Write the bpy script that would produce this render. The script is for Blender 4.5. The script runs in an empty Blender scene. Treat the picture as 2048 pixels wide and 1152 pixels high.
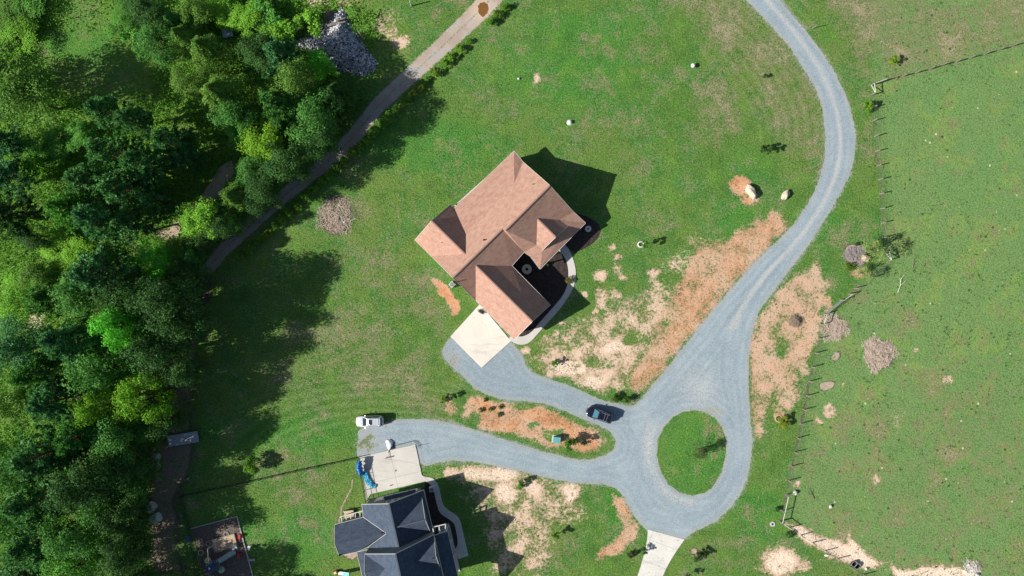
import bpy, math, random
import numpy as np
from mathutils import Vector, Matrix
from mathutils.bvhtree import BVHTree
from mathutils.geometry import tessellate_polygon

random.seed(7); RNG = np.random.default_rng(11)
S = bpy.context.scene; COL = S.collection
R = math.radians
# ------------------------------------------------------------------ camera
CAMH = 113.8; PPM = 12.0          # camera height (m); photo pixels per metre on the ground
cd = bpy.data.cameras.new('camera'); cam = bpy.data.objects.new('camera', cd); COL.objects.link(cam)
cam.location = (0, 0, CAMH); cam.rotation_euler = (0, 0, 0)
cd.sensor_width = 36; cd.lens = 24; cd.clip_start = 0.5; cd.clip_end = 9000
S.camera = cam
S.render.resolution_x, S.render.resolution_y = 1024, 576
# ------------------------------------------------------------------ sky, sun, exposure
EL, AZ = R(33.0), R(14.5)         # sun height; shadows fall 14.5 degrees above +x
sd = Vector((-math.cos(AZ)*math.cos(EL), -math.sin(AZ)*math.cos(EL), math.sin(EL)))
W = bpy.data.worlds.new('World'); S.world = W; W.use_nodes = True
wn = W.node_tree.nodes; bg = wn['Background']
sky = wn.new('ShaderNodeTexSky'); sky.sky_type = 'NISHITA'; sky.sun_disc = False
sky.sun_elevation = EL; sky.sun_rotation = math.atan2(sd.x, sd.y) % (2*math.pi)
W.node_tree.links.new(sky.outputs[0], bg.inputs[0]); bg.inputs[1].default_value = 0.06
sl = bpy.data.lights.new('sun', 'SUN'); sl.energy = 5.0; sl.angle = R(0.5); sl.color = (1.0, 0.95, 0.87)
so = bpy.data.objects.new('sun', sl); COL.objects.link(so); so.location = sd*300
so.rotation_euler = sd.to_track_quat('Z', 'Y').to_euler()
S.view_settings.view_transform = 'Standard'; S.view_settings.look = 'None'
S.view_settings.exposure = 0.5; S.view_settings.gamma = 1.0
S.render.engine = 'CYCLES'
S.cycles.max_bounces = 6; S.cycles.diffuse_bounces = 2

# ------------------------------------------------------------------ helpers
def wx(px, py, z=0.0):            # a measured photo point at height z -> world metres
    f = (1 - z/CAMH)/PPM
    return Vector(((px-1024)*f, (576-py)*f, z))
def tag(o, label=None, cat=None, group=None, kind=None):
    if label: o['label'] = label
    if cat: o['category'] = cat
    if group: o['group'] = group
    if kind: o['kind'] = kind
    return o
def empty(name, loc=(0,0,0), rz=0, label=None, cat=None, group=None):
    o = bpy.data.objects.new(name, None); COL.objects.link(o)
    o.location = loc; o.rotation_euler = (0, 0, rz); o.empty_display_size = 0.3
    return tag(o, label, cat, group)
def link(name, me, parent=None):
    o = bpy.data.objects.new(name, me); COL.objects.link(o)
    if parent: o.parent = parent
    return o
def copy_tree(o, parent=None):
    c = o.copy(); COL.objects.link(c); c.parent = parent
    for ch in list(o.children): copy_tree(ch, c)
    return c
def np_mesh(name, V, F, mats=(), mi=None, smooth=False, cols=None, uvs=None):
    """V (n,3); F (m,k) array of equal-size faces; cols: dict name->(n,4) per-vertex"""
    V = np.asarray(V, np.float32); F = np.asarray(F, np.int32)
    me = bpy.data.meshes.new(name); k = F.shape[1]
    me.vertices.add(len(V)); me.vertices.foreach_set('co', V.ravel())
    me.loops.add(F.size); me.loops.foreach_set('vertex_index', F.ravel())
    me.polygons.add(len(F)); me.polygons.foreach_set('loop_start', np.arange(0, F.size, k, dtype=np.int32))
    me.polygons.foreach_set('loop_total', np.full(len(F), k, np.int32))
    if mi is not None: me.polygons.foreach_set('material_index', np.asarray(mi, np.int32))
    if smooth: me.polygons.foreach_set('use_smooth', np.ones(len(F), bool))
    for m in mats: me.materials.append(m)
    if cols:
        for n, c in cols.items():
            a = me.attributes.new(n, 'FLOAT_COLOR', 'POINT'); a.data.foreach_set('color', np.asarray(c, np.float32).ravel())
    me.update(calc_edges=True); me.validate()
    return me
class MB:                          # collects simple shapes, builds ONE mesh object
    def __init__(s): s.v = []; s.f = []; s.m = []
    def face(s, pts, mi=0):
        n = len(s.v); s.v += [tuple(p) for p in pts]; s.f.append(tuple(range(n, n+len(pts)))); s.m.append(mi)
    def raw(s, V, F, mi=0):
        n = len(s.v); s.v += [tuple(p) for p in V]
        for f in F: s.f.append(tuple(i+n for i in f)); s.m.append(mi)
    def box(s, c, d, rz=0, mi=0, M=None, top=1.0):
        V = []
        for z in (-.5, .5):
            t = 1.0 if z < 0 else top
            for x, y in ((-.5,-.5),(.5,-.5),(.5,.5),(-.5,.5)):
                V.append(Vector((x*d[0]*t, y*d[1]*t, z*d[2])))
        m = M if M is not None else Matrix.Rotation(rz, 3, 'Z')
        V = [m @ v + Vector(c) for v in V]
        s.raw(V, [(3,2,1,0),(4,5,6,7),(0,1,5,4),(1,2,6,5),(2,3,7,6),(3,0,4,7)], mi)
    def bar(s, a, b, w, h=None, mi=0):     # rectangular bar from a to b
        a, b = Vector(a), Vector(b); h = h or w; d = b-a; L = d.length
        if L < 1e-5: return
        x = d/L; up = Vector((0,0,1)) if abs(x.z) < .95 else Vector((1,0,0))
        y = up.cross(x).normalized(); z = x.cross(y)
        s.box((a+b)/2, (L, w, h), M=Matrix((x, y, z)).transposed(), mi=mi)
    def tube(s, pts, rs, n=6, mi=0, cap=True):
        pts = [Vector(p) for p in pts]
        if not hasattr(rs, '__len__'): rs = [rs]*len(pts)
        V = []; F = []
        for i, p in enumerate(pts):
            d = (pts[min(i+1, len(pts)-1)] - pts[max(i-1, 0)])
            d = d.normalized() if d.length > 1e-6 else Vector((0,0,1))
            up = Vector((0,0,1)) if abs(d.z) < .9 else Vector((1,0,0))
            x = up.cross(d).normalized(); y = d.cross(x)
            for k in range(n):
                a = 2*math.pi*k/n; V.append(p + (x*math.cos(a) + y*math.sin(a))*rs[i])
        for i in range(len(pts)-1):
            for k in range(n): F.append((i*n+k, i*n+(k+1)%n, (i+1)*n+(k+1)%n, (i+1)*n+k))
        if cap: F.append(tuple(range(n-1, -1, -1))); F.append(tuple(range((len(pts)-1)*n, len(pts)*n)))
        s.raw(V, F, mi)
    def lathe(s, prof, c=(0,0,0), n=24, mi=0, sx=1, sy=1):   # prof [(r,z)]
        V = []; F = []
        for r, z in prof:
            for k in range(n):
                a = 2*math.pi*k/n; V.append((c[0]+r*sx*math.cos(a), c[1]+r*sy*math.sin(a), c[2]+z))
        for i in range(len(prof)-1):
            for k in range(n): F.append((i*n+k, i*n+(k+1)%n, (i+1)*n+(k+1)%n, (i+1)*n+k))
        s.raw(V, F, mi)
    def prism(s, poly, z0, z1, mi=0):      # poly: list of (x,y), extruded
        P = [Vector((p[0], p[1], 0)) for p in poly]
        tris = tessellate_polygon([P]); n = len(P)
        area = sum(P[i].x*P[(i+1)%n].y - P[(i+1)%n].x*P[i].y for i in range(n))
        if area < 0: P.reverse(); tris = tessellate_polygon([P])
        V = [(p.x, p.y, z1) for p in P] + [(p.x, p.y, z0) for p in P]
        F = []
        for t in tris:
            a, b, c = (P[i] for i in t)
            cr = (b-a).cross(c-a).z
            F.append(tuple(t) if cr > 0 else tuple(reversed(t)))
        F += [(i+n, (i+1)%n+n, (i+1)%n, i) for i in range(n)]
        s.raw(V, F, mi)
    def build(s, name, mats, parent=None, smooth=False, bevel=0):
        me = bpy.data.meshes.new(name); me.from_pydata(s.v, [], s.f); me.update()
        for m in (mats if isinstance(mats, (list, tuple)) else [mats]): me.materials.append(m)
        me.polygons.foreach_set('material_index', s.m)
        if smooth: me.polygons.foreach_set('use_smooth', [True]*len(s.f))
        o = link(name, me, parent)
        if bevel:
            b = o.modifiers.new('bevel', 'BEVEL'); b.width = bevel; b.segments = 2; b.limit_method = 'ANGLE'
        return o
# ------------------------------------------------------------------ materials
class NT:
    def __init__(s, name, rough=0.9, spec=0.25, metal=0.0):
        s.m = bpy.data.materials.new(name); s.m.use_nodes = True; s.t = s.m.node_tree; s.n = s.t.nodes
        s.b = s.n['Principled BSDF']; s.b.inputs['Roughness'].default_value = rough
        s.b.inputs['Specular IOR Level'].default_value = spec; s.b.inputs['Metallic'].default_value = metal
        s.c = None
    def L(s, a, b): s.t.links.new(a, b)
    def _set(s, sock, v):
        if hasattr(v, 'is_output') or isinstance(v, bpy.types.NodeSocket): s.L(v, sock)
        else: sock.default_value = v
    def pos(s):
        if not s.c: s.c = s.n.new('ShaderNodeNewGeometry').outputs['Position']
        return s.c
    def obj(s): return s.n.new('ShaderNodeTexCoord').outputs['Object']
    def uv(s): return s.n.new('ShaderNodeTexCoord').outputs['UV']
    def noise(s, scale, detail=4, rough=.55, vec=None, dist=0, col=False):
        n = s.n.new('ShaderNodeTexNoise'); n.inputs['Scale'].default_value = scale; n.inputs['Detail'].default_value = detail
        n.inputs['Roughness'].default_value = rough; n.inputs['Distortion'].default_value = dist
        s.L(vec or s.pos(), n.inputs['Vector']); return n.outputs['Color' if col else 'Fac']
    def voro(s, scale, out='Distance', vec=None, rand=1):
        n = s.n.new('ShaderNodeTexVoronoi'); n.inputs['Scale'].default_value = scale; n.inputs['Randomness'].default_value = rand
        s.L(vec or s.pos(), n.inputs['Vector']); return n.outputs[out]
    def mapv(s, vec, scale=(1,1,1), rot=(0,0,0)):
        n = s.n.new('ShaderNodeMapping'); n.inputs['Scale'].default_value = scale; n.inputs['Rotation'].default_value = rot
        s.L(vec, n.inputs['Vector']); return n.outputs[0]
    def math(s, op, a, b=0.0, c=None, clamp=False):
        n = s.n.new('ShaderNodeMath'); n.operation = op; n.use_clamp = clamp
        s._set(n.inputs[0], a); s._set(n.inputs[1], b)
        if c is not None: s._set(n.inputs[2], c)
        return n.outputs[0]
    def step(s, v, lo, hi, a=0.0, b=1.0):
        n = s.n.new('ShaderNodeMapRange'); n.interpolation_type = 'SMOOTHSTEP'
        s._set(n.inputs['Value'], v); n.inputs['From Min'].default_value = lo; n.inputs['From Max'].default_value = hi
        n.inputs['To Min'].default_value = a; n.inputs['To Max'].default_value = b; return n.outputs[0]
    def mix(s, f, a, b, mode='MIX'):
        n = s.n.new('ShaderNodeMix'); n.data_type = 'RGBA'; n.blend_type = mode; n.clamp_factor = True
        s._set(n.inputs[0], f)
        for i, v in ((6, a), (7, b)):
            if isinstance(v, tuple): v = (*v[:3], 1)
            s._set(n.inputs[i], v)
        return n.outputs[2]
    def attr(s, name):
        n = s.n.new('ShaderNodeAttribute'); n.attribute_name = name; return n
    def sep(s, c):
        n = s.n.new('ShaderNodeSeparateColor'); s.L(c, n.inputs[0]); return n.outputs
    def rnd(s): return s.n.new('ShaderNodeObjectInfo').outputs['Random']
    def bump(s, h, strength=.4, dist=.05):
        n = s.n.new('ShaderNodeBump'); n.inputs['Strength'].default_value = strength; n.inputs['Distance'].default_value = dist
        s.L(h, n.inputs['Height']); s.L(n.outputs[0], s.b.inputs['Normal']); return s
    def done(s, col=None):
        if col is not None:
            if isinstance(col, tuple): s.b.inputs['Base Color'].default_value = (*col[:3], 1)
            else: s.L(col, s.b.inputs['Base Color'])
        return s.m
def simple(name, c, rough=.7, spec=.3, metal=0, var=.12, scale=6):
    t = NT(name, rough, spec, metal)
    n = t.noise(scale, 4, vec=t.obj())
    d = tuple(x*(1-var) for x in c); e = tuple(min(1, x*(1+var)) for x in c)
    return t.done(t.mix(n, d, e))
# ------------------------------------------------------------------ distance fields for the ground plan (photo pixel units)
def pdist(px, py, poly, closed=True):
    P = np.asarray(poly, float); d2 = np.full(px.shape, 1e12); ins = np.zeros(px.shape, bool)
    n = len(P); m = n if closed else n-1
    for i in range(m):
        ax, ay = P[i]; bx, by = P[(i+1) % n]; dx, dy = bx-ax, by-ay; L = dx*dx+dy*dy+1e-9
        t = np.clip(((px-ax)*dx+(py-ay)*dy)/L, 0, 1); qx = px-ax-t*dx; qy = py-ay-t*dy
        d2 = np.minimum(d2, qx*qx+qy*qy)
        if closed:
            c = (ay > py) != (by > py)
            ins ^= c & (px < (bx-ax)*(py-ay)/((by-ay) if abs(by-ay) > 1e-9 else 1e-9)+ax)
    d = np.sqrt(d2)
    return np.where(ins, d, -d) if closed else d
def sst(x, a, b):
    t = np.clip((x-a)/(b-a), 0, 1); return t*t*(3-2*t)
def hash2(ix, iy, s):
    h = np.sin(ix*127.1+iy*311.7+s*74.7)*43758.5453; return h-np.floor(h)
def vnoise(x, y, s=0):
    ix = np.floor(x); iy = np.floor(y); fx = x-ix; fy = y-iy; fx = fx*fx*(3-2*fx); fy = fy*fy*(3-2*fy)
    a = hash2(ix, iy, s); b = hash2(ix+1, iy, s); c = hash2(ix, iy+1, s); d = hash2(ix+1, iy+1, s)
    return a+(b-a)*fx+(c-a)*fy+(a-b-c+d)*fx*fy
def fbm(x, y, s=0, o=4):
    r = 0; a = .5
    for i in range(o): r = r+a*vnoise(x, y, s+i); x = x*2.03; y = y*2.03; a *= .5
    return r/(1-.5**o)
ROAD = [(1470,-24),(1500,8),(1541,50),(1580,95),(1612,145),(1635,185),(1646,225),(1650,270),(1650,310),(1643,345),(1630,380),
 (1612,412),(1590,445),(1560,478),(1530,505),(1500,535),(1470,568),(1440,603),(1405,645),(1370,690),(1335,735),(1305,770),(1285,795),
 (1272,808),(1262,812),(1235,808),(1205,800),(1170,785),(1130,768),(1095,757),(1065,745),(1052,730),(1045,712),(1034,696),(1018,680),
 (1000,650),(910,668),(893,684),(884,700),(888,715),(905,735),(930,755),(945,775),(975,790),(1010,800),(1050,802),(1090,808),(1130,822),
 (1165,838),(1200,852),(1222,865),(1232,882),(1228,898),(1210,910),(1185,918),(1160,920),(1130,914),(1090,904),(1040,889),(1000,876),
 (950,860),(900,846),(850,838),(800,838),(768,846),(735,852),(716,862),(714,914),(720,916),(830,892),(838,925),(850,931),(900,921),(950,924),
 (1000,934),(1050,945),(1100,958),(1150,967),(1200,968),(1230,975),(1245,990),(1258,1015),(1270,1035),(1285,1052),(1297,1063),(1369,1079),
 (1390,1062),(1415,1052),(1435,1040),(1460,1018),(1480,990),(1495,955),(1502,920),(1505,880),(1500,830),(1497,780),(1497,730),(1500,690),
 (1508,650),(1520,620),(1545,585),(1575,545),(1610,500),(1640,455),(1665,415),(1685,380),(1700,350),(1710,310),(1712,270),(1703,225),
 (1690,185),(1670,145),(1645,105),(1615,65),(1580,25),(1545,-24)]
OVAL = [(1390,820),(1412,824),(1433,838),(1447,858),(1453,882),(1452,912),(1443,945),(1428,972),(1407,988),(1383,992),(1358,985),(1337,968),
 (1321,942),(1313,912),(1315,882),(1326,856),(1344,836),(1366,824)]
LANE = [(995,-20),(976,3),(940,40),(898,80),(860,115),(824,148),(788,181),(757,210),(733,240),(708,273),(676,304),(640,335),(612,358),(585,377),(555,402),(520,432),
 (488,462),(447,499),(410,545),(396,575)]
def road_sdf(px, py): return np.minimum(pdist(px, py, ROAD), -pdist(px, py, OVAL))
# ------------------------------------------------------------------ ground sheet
NX, NY = 521, 321
gx = np.linspace(-95, 95, NX); gy = np.linspace(-58, 58, NY)
# three rings of far ground, out to the horizon
gx = np.concatenate([[-6000, -1200, -300, -150], gx, [150, 300, 1200, 6000]])
gy = np.concatenate([[-6000, -1200, -300, -120], gy, [120, 300, 1200, 6000]])
GX, GY = np.meshgrid(gx, gy); PX = GX*PPM+1024; PY = 576-GY*PPM
wob = (fbm(PX/22, PY/22, 3)-.5)*16; wob2 = (fbm(PX/22, PY/22, 9)-.5)*16
QX, QY = PX+wob, PY+wob2
def ells(lst):
    m = np.zeros(PX.shape)
    for cx, cy, rx, ry, s in lst:
        d = np.sqrt(((QX-cx)/rx)**2+((QY-cy)/ry)**2); m = np.maximum(m, s*(1-sst(d, .5, 1.35)))
    return m
def polys(lst):
    m = np.zeros(PX.shape)
    for s, soft, pl in lst: m = np.maximum(m, s*sst(pdist(QX, QY, pl), -soft, soft))
    return m
def line(pl, w, s):
    d = pdist(PX, PY, pl, closed=False); return s*(1-sst(d, w*.5, w*1.5))
EASTBARE = [(1510,640),(1530,610),(1570,565),(1610,535),(1640,530),(1652,560),(1655,590),(1645,625),(1638,660),(1625,700),(1610,760),(1597,800),
 (1580,826),(1552,826),(1543,790),(1533,838),(1522,885),(1512,872),(1504,800),(1500,720),(1502,670)]
sand = np.maximum(.84*ells([(1199,554,16,13,.8),(1201,597,15,20,.8),(1231,586,14,10,.75),(1237,516,10,9,.8),(1226,494,8,6,.7),(1169,587,8,8,.8),
 (1234,541,9,13,.65),(1244,556,9,6,.8),(1191,621,8,8,.7),(1311,547,18,13,.8),(1301,584,22,12,.62),(1269,644,12,12,.85),(1311,637,24,16,.8),
 (1112,666,6,9,.75),(1124,646,7,6,.75),(1099,681,16,10,.62),(1137,737,62,22,.95),(1231,694,38,16,.9),(1052,703,10,9,.85),(1190,765,35,18,.9),
 (1345,560,20,16,.62),(1073,158,8,15,.95),(905,945,22,12,.85),(945,948,28,18,.9),(1000,950,56,20,.9),(1062,975,32,22,.85),(1012,990,30,30,.9),(1140,985,22,28,.9),
 (1060,1030,22,30,.72),(1040,1095,14,24,.8),(1078,1012,26,14,.6),(1062,1125,12,20,.75),(985,985,20,20,.6),(988,1040,10,30,.66),(1560,1125,46,34,.95),(1610,1130,22,14,.7),(1595,968,8,9,.85),
 (75,640,24,24,.9),(640,4,26,9,.85),(690,8,30,10,.6),(770,50,28,26,.6),(800,85,20,16,.62),(1754,960,12,12,.7),(1657,822,12,16,.75),(1640,841,7,7,.8),
 (965,20,34,16,.7),(690,-10,20,10,.8),(1850,1005,5,4,.5),(1793,850,9,7,.66),(1800,830,14,20,.5),(1900,760,16,9,.5),
 (1555,290,5,8,.3),(1545,1120,30,30,.9),(1830,700,9,7,.6),(1660,1110,7,6,.8),(1690,770,6,5,.5)]),
 polys([(.47,22,[(890,930),(1010,928),(1110,955),(1170,975),(1175,1030),(1110,1060),(1100,1150),(990,1150),(960,1030),(900,960)]),(.64,16,[(1056,712),(1100,742),(1200,788),(1240,778),(1285,715),(1300,660),(1250,650),(1200,672),(1120,700)]),
 (.5,18,[(1080,690),(1160,640),(1260,600),(1330,540),(1370,480),(1420,470),(1460,500),(1400,580),(1300,680),(1200,740),(1100,730)]),
 (.62,10,EASTBARE),
 (.85,7,[(1572,1045),(1600,1052),(1648,1072),(1690,1088),(1697,1062),(1712,1082),(1735,1110),(1768,1130),(1735,1140),(1690,1122),(1640,1096),(1600,1075)]),
 (.85,6,[(1772,1124),(1800,1140),(1850,1136),(1885,1130),(1930,1138),(1945,1120),(1965,1128),(1962,1160),(1800,1165)])]))
clay = np.maximum(polys([(.50,14,EASTBARE),(.68,12,[(1252,770),(1275,794),(1317,757),(1356,706),(1415,637),(1474,569),(1538,498),(1574,450),(1545,425),(1500,448),(1450,478),(1385,485),
 (1385,520),(1350,570),(1330,610),(1305,655),(1290,700),(1262,735)]),
 (.84,9,[(932,795),(950,792),(1000,805),(1060,812),(1110,822),(1150,842),(1190,860),(1206,880),(1195,903),(1160,908),(1130,902),(1090,890),(1040,870),(1000,860),(960,856),(930,842)]),
 (.95,3,[(862,560),(875,557),(898,580),(917,605),(914,632),(902,634),(903,612),(880,592)]),
 (.72,9,[(1225,985),(1245,998),(1277,1045),(1272,1082),(1245,1105),(1200,1122),(1188,1108),(1238,1070),(1248,1048),(1228,1010)]),
 (.7,9,[(1504,640),(1515,640),(1512,700),(1512,800),(1522,870),(1510,880),(1502,800),(1498,720)])]),
 ells([(1482,372,22,22,.95),(1500,398,20,12,.85),(902,815,18,16,.55),(1560,830,14,8,.6),(1720,545,24,12,.6),(1655,610,12,20,.5),(1565,470,25,30,.45),(1660,260,8,50,.5)]))
clay = clay*(1-ells([(1104,868,26,13,.9),(1066,850,16,9,.7),(948,838,14,16,.7),(1040,812,20,7,.6),(1130,898,22,9,.5)]))
sand = sand*(1-ells([(1270,675,22,16,.8),(1200,725,30,14,.5),(1345,560,30,20,.6),(1380,515,24,26,.5),(1560,690,16,40,.5),(1590,760,16,30,.6),(1530,600,20,14,.4),(1150,690,24,12,.5)]))
dry = np.maximum(polys([(1.0,60,[(1350,-20),(1480,-20),(1560,80),(1630,180),(1645,300),(1600,330),(1520,200),(1420,80)]),
 (.55,50,[(560,640),(720,600),(820,680),(900,760),(860,820),(640,800),(540,760)]),(.5,40,[(680,480),(800,500),(900,600),(880,680),(760,620)]),
 (.8,40,[(1610,-20),(2060,-20),(2060,80),(1800,150),(1690,120)]),(.4,60,[(1600,900),(1900,700),(2060,800),(2060,1160),(1650,1160)])]),
 ells([(1430,230,55,90,.6),(1165,90,40,30,.5),(1200,170,50,22,.45),(560,920,55,16,.6),(600,955,80,30,.5),(605,990,60,25,.55),(700,1070,30,26,.6),(1250,330,60,30,.35),(1620,90,20,60,.45),
 (1730,300,20,60,.5),(1715,600,30,30,.55),(1800,640,40,30,.5),(1310,430,40,60,.35),(1100,1080,60,50,.5),(1440,1110,60,40,.45),(1000,1010,60,60,.35),(880,830,40,40,.5),
 (700,430,60,50,.5),(760,120,60,60,.55),(900,20,60,30,.5),(990,210,50,50,.35),(1300,90,40,40,.5),(1185,270,50,40,.4),(870,610,40,60,.45),(1680,480,24,22,.5)]))
dirt = np.maximum(polys([(.62,22,[(400,560),(430,545),(412,640),(402,760),(398,830),(400,900),(385,960),(365,1000),(375,1160),(280,1160),(290,860),(335,780),(375,650)]),
 (.45,30,[(200,380),(420,470),(400,600),(400,800),(300,900),(290,1170),(100,1170)]),
 (.95,5,[(440,330),(460,318),(470,345),(438,395),(380,455),(330,484),(312,470),(365,428),(415,375)]),
 (.62,14,[(640,395),(675,384),(712,410),(720,436),(700,462),(672,476),(640,455),(625,430)])]),
 ells([(1757,707,34,35,.72),(1668,655,28,30,.72),(1655,770,18,11,.85),(1672,714,12,14,.7),(1590,642,14,16,.8),(1712,508,28,26,.9),(1394,897,14,16,.5),(705,1105,22,12,.85),
 (1390,1105,12,10,.7),(620,40,40,30,.3),(650,70,60,40,.7)]))
dirt = np.maximum(dirt, line([(1744,190),(1747,245),(1752,300),(1758,360),(1764,420),(1769,475)], 2.6, .5))
dirt = np.maximum(dirt, line([(1640,650),(1620,760),(1597,875),(1578,960),(1563,1030)], 3.2, .6))
dirt = np.maximum(dirt, line([(1563,1040),(1603,1070),(1651,1101),(1726,1149)], 3, .55))
dirt = np.maximum(dirt, line([(706,958),(704,975),(690,1000),(681,1020),(679,1045)], 2.6, .8))
sand = np.where((dirt > .8), sand*.7, sand)
clay = clay*(1-ells([(1333,640,10,16,.6),(1560,690,14,36,.4)]))
rs = road_sdf(PX, PY); lane_d = pdist(PX, PY, LANE, closed=False)
grav = np.clip(.78*sst(np.minimum(pdist(PX, PY, ROAD), -3.6*pdist(PX, PY, OVAL)), -15, 4), 0, 1)*np.clip(1.1-fbm(PX/40, PY/40, 5)*.8, 0, 1)
grav = np.maximum(grav, polys([(.66,8,[(714,860),(770,860),(800,880),(760,905),(714,914)])]))
grav = np.maximum(grav, ells([(920,700,30,22,.6),(1700,520,26,30,.3)]))
forest = polys([(1,14,[(-3000,-3000),(560,-3000),(600,60),(640,110),(700,180),(740,190),(660,290),(560,400),(450,480),(420,560),(410,700),(400,800),(330,900),(300,1000),(300,4000),(-3000,4000)])])
clearing = ells([(150,90,110,36,1.0),(205,140,120,70,1),(180,40,70,60,.8)])
rough = np.maximum(forest, ells([(640,45,90,60,.9),(760,90,60,70,.9),(560,30,90,50,1)]))
rough = rough*(1-.85*clearing)
past = sst(pdist(PX, PY, [(1700,-4000),(1741,170),(1770,480),(1700,590),(1645,640),(1561,1040),(1740,1160),(1740,5000),(9000,5000),(9000,-4000)]), -6, 20)
lush = ells([(850,290,150,60,.8),(1120,150,160,70,.7),(1180,60,130,40,.7),(920,520,70,60,.7),(650,400,60,50,.6),(560,870,180,36,.8),(1390,900,80,90,.8),(470,1040,60,50,.6),
 (600,1080,70,60,.6),(1480,440,60,40,.7),(1370,520,20,28,.9),(1640,450,60,40,.7),(1240,1010,40,50,.8),(1520,1030,60,60,.7),(1960,350,80,90,.6),(1900,200,60,60,.6),(1650,60,30,30,.5),
 (1700,1030,20,16,.8),(1900,1100,120,20,.7),(1320,360,60,60,.35),(1500,330,60,40,.4),(150,90,110,36,.8)])
V = np.stack([GX, GY, np.zeros_like(GX)], -1).reshape(-1, 3)
nx = len(gx); ny = len(gy); i0 = (np.arange(ny-1)[:, None]*nx+np.arange(nx-1)[None]).ravel()
F = np.stack([i0, i0+1, i0+nx+1, i0+nx], -1)
c4 = lambda *a: np.stack([x.reshape(-1) for x in a], -1)

def ground_mat():
    t = NT('ground', .95, .1)
    A = t.attr('maskA'); B = t.attr('maskB'); a = t.sep(A.outputs['Color']); b = t.sep(B.outputs['Color'])
    sand, clay, dry, dirt = a[0], a[1], a[2], A.outputs['Alpha']
    grav, rough, past, lush = b[0], b[1], b[2], B.outputs['Alpha']
    n1 = t.noise(.045, 5, .6); n2 = t.noise(.35, 6, .65); n3 = t.noise(2.2, 6, .7); n4 = t.noise(9, 4, .7)
    n5 = t.noise(.16, 4, .6); n6 = t.noise(24, 3, .7)
    n7 = t.noise(4.2, 3, .75)
    g = t.mix(t.step(n1, .40, .60), (.100,.215,.040), (.155,.245,.055))
    g = t.mix(t.step(n5, .46, .58, 0, .8), g, (.070,.235,.046))
    g = t.mix(t.math('MULTIPLY', lush, .75), g, (.042,.260,.034))
    g = t.mix(t.step(n2, .50, .66, 0, .8), g, (.130,.300,.036))
    g = t.mix(t.step(n2, .34, .46, .65, 0), g, (.060,.170,.032))
    g = t.mix(t.math('MULTIPLY', past, .7), g, (.205,.345,.130))
    g = t.mix(t.math('MULTIPLY', t.math('MULTIPLY', past, .75), t.step(n5, .5, .6)), g, (.24,.385,.090))
    # dead grass flecks
    dd = t.math('ADD', t.math('MULTIPLY', dry, .9), t.math('MULTIPLY', t.math('SUBTRACT', n2, .5), 2.4))
    dd = t.math('ADD', dd, t.math('MULTIPLY', t.math('SUBTRACT', n3, .5), 3.0))
    dd = t.math('ADD', dd, t.math('MULTIPLY', t.math('SUBTRACT', n5, .5), 3.4)); dd = t.math('ADD', dd, t.math('MULTIPLY', t.math('SUBTRACT', t.noise(.6, 5, .7), .5), 2.2))
    dd = t.math('ADD', dd, t.math('MULTIPLY', t.math('SUBTRACT', n7, .5), 2.6))
    g = t.mix(t.step(dd, .05, .9, 0, .82), g, (.265,.235,.135))
    g = t.mix(t.step(dd, .95, 1.5, 0, .85), g, (.44,.35,.24))
    # blades: fine light and dark flecks
    g = t.mix(t.step(n7, .50, .62, 0, .55), g, t.mix(.6, g, (.34,.46,.14)))
    g = t.mix(t.step(n7, .38, .48, .75, 0), g, t.mix(.6, g, (.010,.060,.008)))
    g = t.mix(t.step(n6, .38, .52, .5, 0), g, t.mix(.65, g, (.012,.055,.010)))
    g = t.mix(t.step(n3, .32, .46, .6, 0), g, t.mix(.55, g, (.02,.10,.015)))
    st = t.sep(t.attr('maskC').outputs['Color'])[0]
    g = t.mix(t.step(st, .55, 1.0, 0, .22), g, (.26,.33,.14)); g = t.mix(t.step(st, .0, .45, .22, 0), g, (.05,.13,.025))
    # undergrowth and forest floor
    rg = t.mix(t.step(n3, .40, .58), (.06,.15,.02), (.17,.32,.04)); rg = t.mix(t.step(n2, .5, .66, 0, .6), rg, (.18,.16,.075))
    g = t.mix(t.math('MULTIPLY', rough, .85), g, rg)
    # small pale stones and dark weeds in the pasture
    vs = t.voro(.30); vd = t.voro(.42)
    g = t.mix(t.math('MULTIPLY', t.step(vd, .05, .13, .9, 0), t.math('MULTIPLY', t.math('ADD', past, .2), t.step(n5, .47, .53))), g, (.035,.11,.02))
    g = t.mix(t.math('MULTIPLY', t.step(vs, .03, .07, .9, 0), past), g, (.66,.66,.46)); g = t.mix(t.math('MULTIPLY', t.step(t.voro(.62), .03, .075, .8, 0), t.math('MULTIPLY', past, t.step(n1, .45, .55))), g, (.60,.55,.38))
    spk = t.voro(2.4); spv = t.sep(t.voro(2.4, 'Color'))[0]
    dots = t.math('MULTIPLY', t.step(spk, .16, .30, 1, 0), t.step(spv, .45, .6))
    def cover(mask, amp=2.0, soft=.07, k2=2.2, k4=1.7):
        v = t.math('ADD', mask, t.math('MULTIPLY', t.math('SUBTRACT', n2, .5), amp))
        v = t.math('ADD', v, t.math('MULTIPLY', t.math('SUBTRACT', n3, .5), k2))
        v = t.math('ADD', v, t.math('MULTIPLY', t.math('SUBTRACT', n4, .5), k4))
        v = t.math('MINIMUM', v, t.math('MULTIPLY', mask, 8))
        return t.step(v, .5-soft, .5+soft)
    dc = t.mix(t.step(n3, .38, .62), (.36,.27,.20), (.52,.41,.32)); dc = t.mix(t.step(n6, .42, .58), dc, (.50,.40,.30))
    dc = t.mix(t.math('MULTIPLY', t.step(dirt, .56, .70, 1, 0), 1), dc, t.mix(t.step(n7, .4, .6), (.07,.055,.05), (.17,.13,.105)))  # dark soil where dirt is weak; the woods' shade is put into its colour
    g = t.mix(cover(dirt, 1.2, .07, 1.4, 1.2), g, dc)
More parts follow.
